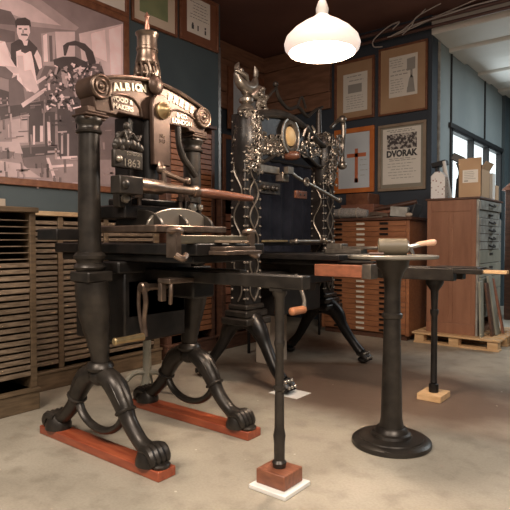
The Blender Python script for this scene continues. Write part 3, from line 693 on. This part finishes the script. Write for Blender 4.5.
# figure crest and date plate
b = MB(); b.box(-2.06,-2.035,1.53,1.70,1.335,1.42); cp = b.build('date_plate', IRON, A, .006)
b = MB(); b.text('1863', .052, MX(1.63,1.36,0,-2.035),.003); b.text('LONDON', .02, MX(1.645,1.405,0,-2.035),.002); b.ball((-2.033,1.557,1.375),.017); b.build('date_lettering', EDGE, cp)
b = MB()
for (y,z,s1) in ((1.56,1.45,.026),(1.565,1.485,.017),(1.60,1.455,.030),(1.615,1.50,.024),(1.61,1.535,.018),(1.64,1.455,.028),(1.665,1.45,.024),(1.675,1.485,.016),(1.69,1.44,.02),(1.545,1.435,.018),(1.58,1.43,.02)):
    b.ball((-2.045,y,z),s1,(.7,1,1.1))
b.tube([(-2.04,1.55,1.47),(-2.03,1.58,1.50),(-2.03,1.60,1.47),(-2.03,1.63,1.50),(-2.03,1.66,1.47),(-2.04,1.69,1.50)],.008,6)
b.build('crest_figures', IRON, cp)
# curved counter lever on the far side
b = MB(); b.tube([(-2.03,1.925,1.58),(-2.03,1.93,1.50),(-2.03,1.96,1.43),(-2.03,2.01,1.38),(-2.03,2.05,1.34)],[.016,.016,.018,.018,.016],10); b.build('curved_link', IRON, A)
# linkage under the plate
b = MB(); b.tube([(-2.03,1.80,1.38),(-2.01,1.80,1.34),(-1.99,1.86,1.315),(-1.98,1.92,1.30)],[.018,.016,.013,.012],10); b.ball((-1.98,1.94,1.30),.022,(1,.8,1)); b.ball((-2.02,1.80,1.35),.025); b.cyl((-2.0,1.80,1.33),(-2.0,1.80,1.24),.012); b.build('toggle_link', IRON_B, A)
# bar handle
b = MB(); b.box(-1.985,-1.915,1.47,1.60,1.205,1.285); b.ball((-1.915,1.50,1.245),.022,(.5,1,1)); hd = b.build('bar_handle', IRON, A, .006)
b = MB(); b.lathe([(0,.036),(.14,.034),(.16,.024),(.34,.021),(.345,.028),(.365,.032),(.385,.028),(.39,.022)], (-1.95,1.60,1.252), (0,1,-.012), 20); b.build('sleeve', IRON_B, hd)
b = MB(); b.lathe([(0,.021),(.05,.026),(.25,.023),(.40,.019),(.44,.016),(.447,.010)], (-1.95,1.988,1.247), (0,1,-.016), 20); b.build('grip', WOODH, hd)
# platen, its ribs
b = MB(); b.box(-2.20,-1.80,1.57,2.04,1.035,1.068); pt_ = b.build('platen', IRON_B, A, .006)
for y in (1.64,1.80,1.97):
    b = MB(); n = 10; b.prism([(-2.17,1.068)]+[(-2.0+.17*math.cos(PI-PI*i/n), 1.068+.075*math.sin(PI*i/n)) for i in range(n+1)]+[(-1.83,1.068)],'y',y-.008,y+.008)
    b.build('platen_rib', IRON, pt_, .003)
b = MB(); b.prism([(1.60,1.068)]+[(1.80+.2*math.cos(PI-PI*i/12), 1.068+.085*math.sin(PI*i/12)) for i in range(13)]+[(2.0,1.068)],'x',-1.90,-1.885); b.build('front_rib', EDGE, pt_, .003)
b = MB(); b.box(-2.30,-2.14,1.30,1.50,1.0,1.05); b.build('side_lug', IRON_D, A, .005)
# bed, rails, tympan
b = MB(); b.box(-2.62,-1.56,1.58,2.04,.935,.985); b.box(-2.58,-1.60,1.60,2.02,.90,.935); b.build('bed', IRON_D, A, .006)
b = MB(); b.box(-2.60,-1.135,1.725,1.785,.806,.860); b.build('rail', IRON, A, .005)
b = MB(); b.box(-2.60,-1.62,1.93,1.985,.812,.860); b.build('rail', IRON, A, .005)
b = MB(); b.box(-2.50,-1.80,1.80,1.95,.72,.812); b.box(-2.30,-2.06,1.62,2.0,.62,.81); b.build('rail_carrier', IRON_D, A, .01)
b = MB(); b.box(-2.46,-2.06,1.60,2.0,.50,.86); b.box(-2.19,-2.05,1.56,2.04,.84,.9); b.build('under_beam', IRON_D, A, .01)
b = MB(); b.box(-1.62,-1.575,1.47,1.94,.985,1.02); tb = b.build('tympan_bar', AGED, A, .004)
for y in (1.46,1.93):
    b = MB(); b.box(-1.61,-1.555,y,y+.03,.93,1.03); b.ball((-1.58,y+.02,1.037),.024,(1,1.9,.7)); b.tube([(-1.56,y,.94),(-1.545,y+.03,.925),(-1.56,y+.06,.94)],.013,8); b.build('clamp', IRON_B, tb)
b = MB(); b.box(-1.56,-1.47,1.66,1.86,.955,.972); b.box(-1.55,-1.45,1.64,1.88,.938,.955); b.build('gallows', IRON_B, A, .003)
for q in ((-1.52,1.74,.993),(-1.56,1.82,.993)): MB().obox(q,(.12,.045,.010),(0,.0,.35)).build('frisket_slat', CASEF, A, .002)
b = MB(); b.box(-1.80,-1.72,1.58,1.74,.81,.832); b.box(-1.80,-1.775,1.58,1.61,.73,.81); b.tube([(-1.735,1.6,.82),(-1.725,1.59,.77),(-1.74,1.60,.72)],.010,8); b.build('gib_bracket', IRON_B, A, .004)
# rounce: spindle, crank, wooden grip
RX = -1.985
b = MB(); b.cyl((RX,1.68,.775),(RX,1.86,.775),.017); b.lathe([(0,.02),(.006,.026),(.035,.026),(.04,.018)],(RX,1.635,.775),(0,1,0),18); rc = b.build('rounce_spindle', IRON_B, A)
b = MB(); b.tube([(RX+.012,1.65,.775),(RX+.022,1.65,.71),(RX+.010,1.65,.62),(RX+.016,1.65,.545)],[.014,.012,.011,.014],8,4,up=(0,1,0)); b.tube([(RX-.022,1.65,.775),(RX-.030,1.65,.70),(RX-.018,1.65,.62),(RX+.006,1.65,.55)],[.011,.009,.009,.011],8,4,up=(0,1,0)); b.build('crank', IRON_B, rc)
b = MB(); b.lathe([(0,.012),(.005,.018),(.02,.016),(.08,.016),(.14,.018),(.165,.019),(.17,.012)], (RX+.01,1.475,.545), (0,1,.0), 16); b.build('grip', BRASS, rc)
# forestay
fs = MB(); FX, FY = -1.262, 1.752
fs.lathe([(0,.026),(.02,.030),(.03,.022),(.10,.023),(.13,.026),(.16,.020),(.28,.019),(.31,.018),(.318,.025),(.33,.025),(.335,.018),(.48,.017),(.50,.022),(.512,.022),(.52,.018),(.69,.020),(.705,.03),(.722,.03)], (FX,FY,.078), n=18)
fs.box(FX-.03,FX+.03,FY-.03,FY+.03,.795,.806)
fs.build('forestay', IRON, A)
# skids, blocks
for (y0,y1,lb) in ((1.46,1.558,'red timber skid under the near feet of the lettered press'),(2.045,2.15,'red timber skid under the far feet of the lettered press')):
    tag(MB().box(-2.58,-1.665,y0,y1,0,.042).build('timber_skid', REDW, bevel=.004), lb, 'timber skid')
tag(MB().box(-1.345,-1.165,1.655,1.835,0,.018).build('white_board', WHITE, bevel=.003), 'square white board on the floor under the brown block', 'board')
tag(MB().box(-1.33,-1.19,1.685,1.815,.018,.077).build('wooden_block', MAHO, bevel=.004), 'brown hardwood block under the nearest support post', 'block')
# ceramic stand pedestal glimpsed under the press
t = root('pedestal_stool', (-2.75,2.40,0), 'grey iron three-footed pedestal on the floor behind the lettered press', 'stool')
b = MB(); b.lathe([(0,.03),(.03,.045),(.08,.035),(.12,.028),(.50,.026),(.52,.04)],(-2.75,2.32,.0),n=16); b.build('stem', GREYG, t)
for a in (.3, 2.4, 4.4):
    b = MB(); b.tube([(-2.75,2.32,.12),(-2.75+.09*math.cos(a),2.32+.09*math.sin(a),.13),(-2.75+.17*math.cos(a),2.32+.17*math.sin(a),.06),(-2.75+.20*math.cos(a),2.32+.20*math.sin(a),.014)],[.018,.018,.016,.014],8); b.build('leg', GREYG, t)
b = MB(); b.lathe([(0,.04),(.02,.14),(.035,.14)],(-2.75,2.32,.52),n=20); b.build('seat', GREYG, t)

# ================================================================== COLUMBIAN PRESS
K = root('ornate_hand_press', (-2.36,3.39,0), 'black ornate hand press with studded pillars, medallion beam and claw feet', 'printing press')
XK = -2.36
STUDS = []
for iy, y in enumerate((2.88, 3.90)):
    b = MB(); hw = .085
    b.prism([(XK-.075,.52),(XK+.065,.52),(XK+.055,1.86),(XK-.065,1.86)],'y',y-hw,y+hw)
    col = b.build('pillar', IRON_D, K, .008)
    # studs and twisted vine on front and near faces
    b = MB()
    k = 0; z = .60
    while z < 1.62:
        for s_ in (-1,1):
            STUDS.append((XK+.066,y+s_*hw*.82,z,col)); STUDS.append((XK+s_*.055,y-hw-.001,z,col))
        z += .062
    b = MB(); zz = [.58+.016*i for i in range(66)]
    b.tube([(XK+.07,y+.045*math.sin((q-.58)*19),q) for q in zz],.007,6,1)
    b.tube([(XK+.07,y-.045*math.sin((q-.58)*19),q) for q in zz],.005,6,1)
    b.tube([(XK+.035*math.sin((q-.58)*19),y-hw-.005,q) for q in zz],.006,6,1)
    b.build('vine_relief', IRON_S, col)
    b = MB(); b.box(XK-.10,XK+.10,y-.12,y+.12,.47,.52); b.box(XK-.085,XK+.085,y-.10,y+.10,.52,.56); b.box(XK-.12,XK+.12,y-.135,y+.135,.42,.47); b.build('pillar_base', IRON, col, .012)
    # swelling ornamental head of the pillar
    b = MB(); b.tube([(XK,y,1.42),(XK+.005,y,1.55),(XK+.02,y,1.68),(XK+.015,y,1.80),(XK,y,1.88)],[.085,.105,.112,.10,.07],14,4,flat=(1,.9))
    hdp = b.build('pillar_head', IRON_D, K)
    b = MB(); rq = random.Random(5+iy)
    for k in range(210):
        a = rq.uniform(-PI*.75,PI*.35); z = rq.uniform(1.46,1.87); R_ = .108-.03*abs(z-1.68)/.2
        c = Vector((XK+.015+R_*math.cos(a), y+R_*.95*math.sin(a), z))
        b.torus(c, rq.uniform(.012,.024), .0045, (math.cos(a),math.sin(a),rq.uniform(-.3,.3)), 10, 5)
    for k in range(26):
        a = rq.uniform(-PI*.75,PI*.3); z = rq.uniform(1.46,1.88); b.ball((XK+.015+.105*math.cos(a), y+.10*math.sin(a), z), rq.uniform(.006,.012), (1,1,1.3), 8, 5)
    b.build('scroll_relief', IRON_S, hdp)
    # claw legs, front and back
    for sg in (1,-1):
        dy = .02*(-1 if iy == 0 else 1)
        b = MB(); b.tube([(XK+sg*.03,y,.46),(XK+sg*.12,y+dy,.40),(XK+sg*.19,y+dy,.28),(XK+sg*.27,y+2*dy,.16),(XK+sg*.34,y+2*dy,.085)],[.085,.062,.042,.036,.04],12,4,flat=(1,1),up=(0,1,0))
        for k in (-1,0,1):
            yy = y+2*dy+k*.035
            b.tube([(XK+sg*.32,y+2*dy,.08),(XK+sg*.365,yy,.075),(XK+sg*.40,yy,.048),(XK+sg*.415,yy,.028)],[.028,.022,.018,.010],8,3)
        b.ball((XK+sg*.36,y+2*dy,.03),.038,(1.2,1.3,.7))
        lg = b.build('leg', IRON_D, K)
        b = MB()
        for k in (-1,0,1):
            b.ball((XK+sg*.385,y+2*dy+k*.035,.085),.014); b.ball((XK+sg*.415,y+2*dy+k*.035,.05),.011)
        b.build('claw_highlight', STUD if iy == 0 else IRON_S, lg)
sd0 = None
for x, y, z, par in STUDS:
    if sd0 is None:
        sd0 = MB().ball((x,y,z),.0105,(1,1,.85),8,5).build('stud', STUD, par); s00 = Vector((x,y,z))
    else:
        o = sd0.copy(); C.objects.link(o); o.parent = par; o.location = Vector((x,y,z))-s00
# crown beam with arch
n = 20
top = [(2.92+.94*i/n, 1.86+.075*math.sin(PI*min(1,i/n*1.15))-.10*(i/n)**2) for i in range(n+1)]
bot = [(3.84,1.60),(3.72,1.605),(3.58,1.66),(3.40,1.675),(3.22,1.645),(3.08,1.58),(2.94,1.52)]
b = MB(); b.prism(top+bot,'x',XK-.02,XK+.045); bm_ = b.build('crown_beam', IRON_D, K, .006)
b = MB(); b.tube([(XK+.06,p[0],p[1]) for p in top],[.034-.014*i/n for i in range(n+1)],10,1); b.tube([(XK+.05,p[0],p[1]) for p in bot],.012,8,3); b.build('beam_rim', IRON, bm_)
b = MB(); b.torus((XK+.055,3.325,1.775),.083,.02,(1,0,0),32,8,1.25); b.torus((XK+.065,3.325,1.775),.108,.010,(1,0,0),32,6,1.22); b.build('medallion_wreath', IRON_S, bm_)
b = MB(); b.lathe([(-.01,.072),(.012,.072),(.02,.05)],(XK+.05,3.325,1.775),(1,0,0),28,sx=1,sy=1); 
me_ = b.build('medallion', MEDAL, bm_)
b = MB(); rq = random.Random(9)
for k in range(64):
    y = rq.uniform(2.96,3.25); z = 1.72+rq.uniform(-.075,.05)-.12*(3.25-y); 
    b.torus((XK+.052,y,z),rq.uniform(.014,.026),.006,(1,rq.uniform(-.2,.2),rq.uniform(-.2,.2)),10,5)
for k in range(40):
    y = rq.uniform(3.46,3.80); z = 1.72+rq.uniform(-.06,.06); b.torus((XK+.052,y,z),rq.uniform(.012,.022),.0055,(1,0,0),10,5)
for k in range(40): b.ball((XK+.055,rq.uniform(2.95,3.26),rq.uniform(1.60,1.76)),rq.uniform(.006,.013),(1,1,1),8,5)
b.tube([(XK+.06,3.50,1.80),(XK+.075,3.53,1.88),(XK+.07,3.57,1.86),(XK+.06,3.58,1.78),(XK+.06,3.62,1.74)],[.012,.016,.012,.012,.008],8)
b.tube([(XK+.06,3.62,1.80),(XK+.075,3.64,1.86),(XK+.07,3.61,1.90)],[.014,.014,.008],8)
b.build('scroll_foliage', IRON_S, bm_)
b = MB(); b.lathe([(0,.03),(.05,.036),(.09,.032),(.11,.02)],(XK+.03,3.31,1.63),(1,.3,0),16); b.build('pivot_pin', WOODH, bm_)
# left finial: cup, eagle-like horns
b = MB(); fy = 2.90
b.lathe([(0,.07),(.02,.075),(.04,.06),(.06,.066),(.08,.055),(.10,.062),(.12,.048),(.135,.03),(.15,.05),(.17,.052),(.185,.03),(.20,.02),(.21,.034),(.225,.028)],(XK,fy-.02,1.80),n=20)
fn = b.build('finial_stand', IRON_S, K)
b = MB(); n = 14
arcp = [(XK,fy-.02+.105*math.cos(PI+PI*i/n),2.145+.095*math.sin(PI+PI*i/n)) for i in range(n+1)]
b.tube(arcp,[.012+.030*math.sin(PI*i/n)**.8 for i in range(n+1)],12,1,flat=(1,1))
b.tube([arcp[-1],(XK,fy+.088,2.185),(XK,fy+.075,2.22)],[.018,.018,.004],8,3); b.tube([arcp[0],(XK,fy-.118,2.17),(XK,fy-.10,2.20)],[.018,.018,.006],8,3)
b.tube([(XK+.02,fy-.165,2.13),(XK+.03,fy-.12,2.125),(XK+.04,fy-.07,2.11),(XK+.03,fy-.04,2.08)],[.004,.015,.018,.008],8,3)
b.ball((XK+.03,fy-.11,2.14),.018,(1,1.2,.9))
b.build('eagle_figure', IRON_S, fn)
b = MB(); b.tube([(XK+.02,2.98,2.07),(XK+.04,3.0,2.0),(XK+.03,2.97,1.94),(XK+.05,3.02,1.88),(XK+.04,3.06,1.93)],[.014,.022,.018,.022,.012],10,4)
rq = random.Random(2)
for k in range(24): b.ball((XK+.05+rq.uniform(-.02,.02),2.99+rq.uniform(-.03,.05),1.90+rq.uniform(-.06,.16)),rq.uniform(.01,.02),(1,1,1),8,5)
b.lathe([(0,.02),(.05,.05),(.10,.055)],(XK,2.93,2.0),(0,1,.5),14)
b.build('serpent_scroll', IRON_S, fn)
# upper counterweight lever scrolls over the right pillar
b = MB(); b.tube([(XK-.02,3.25,2.14),(XK-.02,3.30,2.06),(XK-.02,3.42,2.01),(XK-.02,3.55,2.05),(XK-.02,3.68,2.0),(XK-.02,3.80,2.07),(XK-.02,3.92,2.12)],[.012,.014,.014,.014,.014,.014,.01],8,4)
b.tube([(XK-.02,3.54,2.05),(XK-.02,3.60,2.14),(XK-.02,3.66,2.06)],.010,8,4); b.ball((XK-.02,3.25,2.16),.022)
b.cyl((XK-.02,3.86,1.86),(XK-.02,3.86,2.09),.03,.02); b.tube([(XK-.02,3.04,1.93),(XK-.02,3.15,2.04),(XK-.02,3.26,2.14)],.01,8)
b.build('counterweight_lever', IRON, K)
# side lever with weight on the right pillar
b = MB(); b.tube([(XK+.07,4.06,2.04),(XK+.08,4.10,1.98),(XK+.08,4.09,1.80),(XK+.08,4.08,1.66)],[.026,.022,.018,.024],10); b.ball((XK+.08,4.08,2.03),.036); b.ball((XK+.08,4.08,1.64),.042,(1,1,.9)); b.cyl((XK+.04,3.96,1.95),(XK+.04,4.08,2.03),.016); b.cyl((XK,3.95,1.66),(XK+.08,4.07,1.65),.018)
b.build('side_lever', IRON_S, K)
b = MB(); b.torus((XK+.09,4.02,1.80),.055,.012,(1,0,0),24,8,1.5); b.torus((XK+.09,4.02,1.80),.025,.008,(1,0,0),20,8,1.5); b.build('side_scroll', IRON_S, K)
# main levers and pull bar
b = MB(); b.box(XK+.02,XK+.07,2.95,3.18,1.475,1.53); b.box(XK+.0,XK+.07,3.22,3.30,1.43,1.50); b.build('toggle_bar', IRON_S, K, .006)
b = MB(); b.tube([(XK+.10,3.24,1.52),(XK+.11,3.34,1.47),(XK+.12,3.55,1.42),(XK+.12,3.80,1.365),(XK+.12,3.95,1.33)],[.014,.013,.012,.012,.014],10); b.torus((XK+.135,3.44,1.44),.026,.010,(1,0,0),20,8); b.ball((XK+.12,3.96,1.335),.026); b.obox((XK+.10,3.25,1.51),(.04,.07,.05)); b.build('pull_bar', IRON_S, K)
b = MB(); b.box(XK+.07,XK+.10,3.36,3.50,1.315,1.375); b.build('wood_cheek', WOODH, K, .004)
for y in (3.40,3.46): MB().ball((XK+.103,y,1.345),.008).build('screw', BLACK, K)
b = MB(); 
for y in (2.99,3.03,3.09,3.14): b.ball((XK+.07,y,1.37),.02)
b.box(XK-.02,XK+.06,2.95,3.20,1.33,1.41); b.build('guide_block', IRON, K)
# low cross frame, bed, tympan
b = MB(); b.box(-2.75,-1.72,3.04,3.60,.865,.905); b.box(-2.70,-1.75,3.08,3.56,.83,.865); b.build('bed', IRON_D, K, .006)
b = MB(); b.box(-2.85,-1.05,3.22,3.28,.755,.83); b.box(-1.05,-.89,3.22,3.28,.80,.83); b.build('rail', IRON, K, .004)
b = MB(); b.box(-2.85,-1.05,3.40,3.46,.755,.83); b.box(-1.05,-.89,3.40,3.46,.80,.83); b.build('rail', IRON, K, .004)
b = MB(); b.box(-1.20,-.92,3.24,3.44,.83,.837); b.build('rail_cover', IRON, K, .002)
b = MB(); b.box(-.90,-.765,3.25,3.31,.806,.826); b.build('wood_slat', PINE, K, .002)
b = MB(); b.box(-2.50,-2.22,2.96,3.82,.66,.775); b.box(-2.46,-2.26,3.1,3.7,.45,.66); b.build('cross_member', IRON_D, K, .01)
b = MB(); b.prism([(-2.44,.86),(-2.2,.86),(-2.26,.60),(-2.3,.44),(-2.4,.44)],'y',3.50,3.62); b.build('drum_bracket', IRON_D, K, .01)
b = MB(); b.box(XK-.05,XK+.06,2.95,3.82,.96,1.0); b.build('tie_bar', IRON_D, K, .006)
b = MB(); b.box(XK+.07,XK+.085,2.96,3.26,.985,1.0); b.build('brass_rule', BRASS, K, .002)
b = MB(); b.cyl((XK+.10,3.28,.99),(XK+.10,3.90,.99),.014); b.ball((XK+.12,3.32,.99),.022); b.ball((XK+.12,3.72,1.0),.026); b.ball((XK+.12,3.85,.98),.022); b.ball((XK+.12,3.74,.93),.02); b.build('tympan_rod', IRON_S, K)
b = MB(); b.box(-1.875,-1.53,2.99,3.08,.765,.842); b.build('wood_rest', MAHO, K, .004)
b = MB(); b.box(-1.53,-1.47,2.985,3.085,.76,.85); b.build('rest_cap', IRON_S, K, .003)
b = MB(); b.cyl((-1.99,2.90,.53),(-1.99,3.04,.53),.027); b.ball((-1.99,2.90,.53),.027,(1,.4,1)); gr = b.build('rounce_grip', mat('orange_turned_wood',(.42,.17,.08),.35,0,(.5,.22,.11),8), K)
b = MB(); b.tube([(-1.99,3.04,.53),(-2.0,3.06,.60),(-2.05,3.07,.70),(-2.08,3.07,.76)],[.02,.016,.016,.02],10); b.build('rounce_crank', IRON_S, gr)
b = MB(); b.box(-1.98,-1.70,3.30,3.40,.905,.935); b.box(-1.86,-1.60,3.34,3.44,.935,.955); b.box(-1.98,-1.86,3.32,3.42,.935,.975); b.build('point_slide', IRON_S, K, .004)
b = MB(); b.box(-1.72,-1.42,3.18,3.56,.872,.885); b.box(-1.80,-1.50,3.08,3.2,.852,.865); b.build('frisket', IRON, K, .002)
fs = MB(); FX, FY = -1.205, 3.34
fs.lathe([(0,.03),(.05,.03),(.055,.018),(.065,.022),(.07,.020),(.48,.019),(.50,.026),(.52,.026),(.525,.019),(.64,.024),(.67,.045),(.69,.055),(.715,.055)], (FX,FY,.041), n=16); fs.build('forestay', IRON_D, K)
tag(MB().box(-1.28,-1.13,3.25,3.43,0,.04).build('pine_block', PINE, bevel=.003), 'raw pine offcut under the far support post by the pallet', 'block')
tag(MB().box(-2.09,-1.87,2.78,2.95,0,.003).build('white_card', WHITE), 'white card on the floor under the ornate press claw foot', 'card')
# folded navy sheet added for the dark background behind the press
b = MB(); pts = []; m = 36
for i in range(m+1):
    t_ = i/m; pts.append((-2.97+.018*math.sin(t_*38), 3.70+1.10*t_))
poly = [(p[0],p[1]) for p in pts]+[(p[0]-.006,p[1]) for p in reversed(pts)]
b.prism(poly,'z',.62,1.7205); tag(b.build('dark_backdrop', BACKDROP), 'navy sheet standing in for the dark background behind the ornate press', 'cloth')
rod('hanging_rail', (-2.97,3.64,1.735), (-2.97,4.86,1.735), .014, IRON_D, 'added iron rail carrying the navy backdrop sheet', 'rail')
for y in (3.66,4.84):
    rod('rail_post', (-2.97,y,0), (-2.97,y,1.72), .014, IRON_D, 'thin iron post holding the near end of the backdrop rail' if y < 4 else 'thin iron post holding the far end of the backdrop rail', 'post')
tag(MB().box(-2.70,-2.56,3.42,3.66,0,.47).build('storage_carton', STONE, bevel=.004), 'plain beige carton on the floor behind the ornate press', 'box')

# ================================================================== INK TABLE AND ROLLER
T = root('ink_table', (-1.095,2.46,0), 'round iron ink table on a fluted pedestal and wide disc foot', 'table')
TX, TY = -1.095, 2.46
MB().lathe([(0,.186),(.006,.192),(.022,.19),(.032,.176),(.034,.155),(.040,.152),(.046,.10),(.058,.095),(.064,.082),(.08,.075),(.088,.066)],(TX,TY,0),n=48).build('foot', IRON, T)
MB().lathe([(0,.060),(.04,.052),(.12,.050),(.40,.043),(.66,.038),(.72,.042),(.755,.056),(.785,.076),(.818,.082)],(TX,TY,.088),n=28).build('pedestal', IRON, T)
MB().lathe([(0,.14),(.004,.208),(.008,.215),(.018,.215),(.021,.211)],(TX,TY,.906),n=56).build('ink_slab', mat('worn_ink_slab',(.27,.25,.21),.45,.4,(.20,.18,.15),10,5), T)
MB().lathe([(0,.046),(.006,.050),(.02,.050),(.026,.044)],(TX,TY,.62),n=24).build('collar', IRON, T)
Rr = root('hand_roller', (-1.10,2.42,.927), 'olive-grey hand roller with pale wooden handle on the ink table', 'roller')
rv = Vector((math.cos(.62),math.sin(.62),0))      # across the roller
hd_ = Vector((.80,.60,0)).normalized()
c0 = Vector((-1.093,2.455,.927+.0405))
b = MB(); ax = Vector((.86,.50,0)).normalized()
b.lathe([(-.068,.036),(-.066,.040),(.066,.040),(.068,.036)], c0, ax, 28); b.build('roller_cylinder', ROLLER, Rr)
e1 = c0+ax*.078
b = MB(); b.lathe([(0,.030),(.006,.030)], c0+ax*.069, ax, 20); b.cyl(c0+ax*.072, c0+ax*.09, .012)
b.tube([e1+Vector((0,0,0)), e1+ax*.012+Vector((0,0,-.02)), e1+ax*.02+Vector((0,0,-.036))],[.010,.009,.007],8,3)
b.tube([e1, e1+ax*.03+Vector((0,0,.006)), e1+ax*.07+Vector((0,0,.016))],[.012,.011,.011],8,3); b.build('bracket', STEEL, Rr)
b = MB(); b.lathe([(0,.009),(.015,.012),(.04,.013),(.07,.016),(.085,.015),(.092,.008)], e1+ax*.035+Vector((0,0,.012)), ax+Vector((0,0,.12)), 16); b.build('handle', mat('pale_turned_wood',(.58,.33,.22),.4,0,(.66,.40,.27),8), Rr)
kn = root('palette_knife', (-1.25,2.34,.927), 'flat palette knife lying on the left of the ink table', 'palette knife')
b = MB(); b.obox((-1.235,2.315,.929),(.16,.026,.003),(0,0,.55)); b.build('blade', STEEL, kn)
b = MB(); b.tube([(-1.17,2.355,.934),(-1.11,2.392,.934)],[.007,.007],8,1); b.build('handle', OAKD, kn)

# ================================================================== LAMP, PIPES, CABLES
LX, LY, LZ = -1.483, 2.435, 1.978
P = root('pendant_lamp', (LX,LY,LZ), 'glowing white pendant lamp hanging over the presses', 'lamp')
sh = MB(); sh.lathe([(0,.175),(.02,.193),(.045,.198),(.075,.188),(.115,.150),(.15,.100),(.175,.055),(.195,.03),(.20,.0285),(.195,.026),(.173,.050),(.147,.095),(.112,.145),(.073,.182),(.045,.192),(.02,.188),(0,.171)],(LX,LY,LZ),n=48)
bmf = [f_ for f_ in sh.bm.faces if len(f_.verts) > 4]
bmesh.ops.delete(sh.bm, geom=bmf, context='FACES')
m, t_, b_ = nt('lit_opal_glass'); b_.inputs['Base Color'].default_value = (.9,.82,.72,1); b_.inputs['Emission Color'].default_value = (1,.78,.70,1); b_.inputs['Emission Strength'].default_value = .42
sh.build('lamp_shade', m, P)
b = MB(); b.lathe([(0,.02),(.02,.07),(.06,.085),(.10,.07),(.13,.03)],(LX,LY,LZ+.005),n=24)
bulb = b.build('bulb', emis('lit_bulb',(1,.88,.74),22.), P)
bulb.visible_shadow = True
b = MB(); b.lathe([(0,.03),(.03,.034),(.07,.02),(.08,.008)],(LX,LY,LZ+.195),n=18); b.build('lamp_cap', WHITE, P)
b = MB(); b.cyl((LX,LY,LZ+.27),(LX,LY,ZC),.006,n=8); b.build('cord', STONE, P)
def pipe(p0, p1, rad, m, label): return tag(MB().cyl(p0,p1,rad,n=12).build('conduit_pipe', m), label, 'pipe')
pipe((-3.5,5.60,3.31),(1.2,5.60,3.31),.022,PIPE,'brown conduit pipe, upper of two under the ceiling')
pipe((-3.4,5.63,3.245),(1.2,5.63,3.245),.018,PIPE,'brown conduit pipe, lower of two above the back wall frames')
def cable(pts, rad, label): return tag(MB().tube(pts, rad, 6, 5).build('loose_cable', CABLE), label, 'cable', 'cables tangled on the ceiling pipes')
cable([(-2.50,5.573,3.30),(-2.42,5.573,3.36),(-2.55,5.573,3.34),(-2.72,5.573,3.24),(-2.72,5.573,3.16),(-2.62,5.573,3.14)],.007,'grey cable bowed in a big loop left of the bundle')
cable([(-2.55,5.555,3.22),(-2.35,5.555,3.24),(-2.0,5.555,3.31),(-1.7,5.555,3.36),(-1.45,5.555,3.41)],.007,'grey cable sweeping up from the pipe to the ceiling')
cable([(-2.40,5.540,3.24),(-2.28,5.540,3.30),(-2.12,5.540,3.41)],.006,'short grey cable rising steeply beside the loop')
cable([(-2.5,5.525,3.21),(-2.22,5.525,3.27),(-1.9,5.525,3.29),(-1.6,5.525,3.31),(-1.2,5.525,3.30)],.008,'grey cable running level along the pipes')
cable([(-2.36,5.510,3.19),(-2.26,5.510,3.26),(-2.2,5.510,3.34),(-1.95,5.510,3.41)],.006,'grey cable crossing the loop at a slant')

# ================================================================== LIGHTS, WORLD, CAMERA
def light(kind, name, loc, e, col, size=.1, rot=(0,0,0), size_y=None):
    l = bpy.data.lights.new(name, kind); l.energy = e; l.color = col
    if kind == 'AREA':
        l.size = size
        if size_y: l.shape = 'RECTANGLE'; l.size_y = size_y
    else: l.shadow_soft_size = size
    o = bpy.data.objects.new(name, l); C.objects.link(o); o.location = loc; o.rotation_euler = rot; return o
light('POINT', 'pendant_light', (LX,LY,LZ-.03), 50, (1,.82,.66), .10)
light('POINT', 'ceiling_fill_light', (LX,LY,LZ+.75), 22, (1,.66,.54), .12)  # unseen point light added above the pendant to brighten the ceiling
light('AREA', 'room_fill_light', (1.2,.2,3.3), 190, (1,.88,.76), 1.6)  # unseen ceiling-height fill added to light the room, no fitting here
light('AREA', 'room_fill_light', (-1.6,-.8,3.3), 120, (1,.86,.73), 1.2)  # second added fill, also out of view
light('AREA', 'side_room_light', (.3,7.4,3.12), 75, (.86,.95,1.0), 1.6)
light('AREA', 'side_window_light', (XE+.12,7.5,1.85), 18, (.80,.93,1.0), 2.1, (0,-PI/2,0), .9)
w = bpy.data.worlds.new('world'); bpy.context.scene.world = w; w.use_nodes = True
w.node_tree.nodes['Background'].inputs[0].default_value = (.5,.48,.46,1); w.node_tree.nodes['Background'].inputs[1].default_value = .3
cam = bpy.data.cameras.new('camera'); co = bpy.data.objects.new('camera', cam); C.objects.link(co)
cam.sensor_width = 36; cam.sensor_fit = 'HORIZONTAL'; cam.lens = 536/510*36; cam.clip_start = .02
co.location = (0,0,1.0); co.rotation_euler = (PI/2-math.radians(1.6), 0, math.radians(38.4))
sc = bpy.context.scene; sc.camera = co
sc.view_settings.view_transform = 'Standard'; sc.view_settings.look = 'None'; sc.view_settings.exposure = 0.35; sc.view_settings.gamma = 1
sc.view_settings.use_curve_mapping = False
sc.cycles.max_bounces = 8
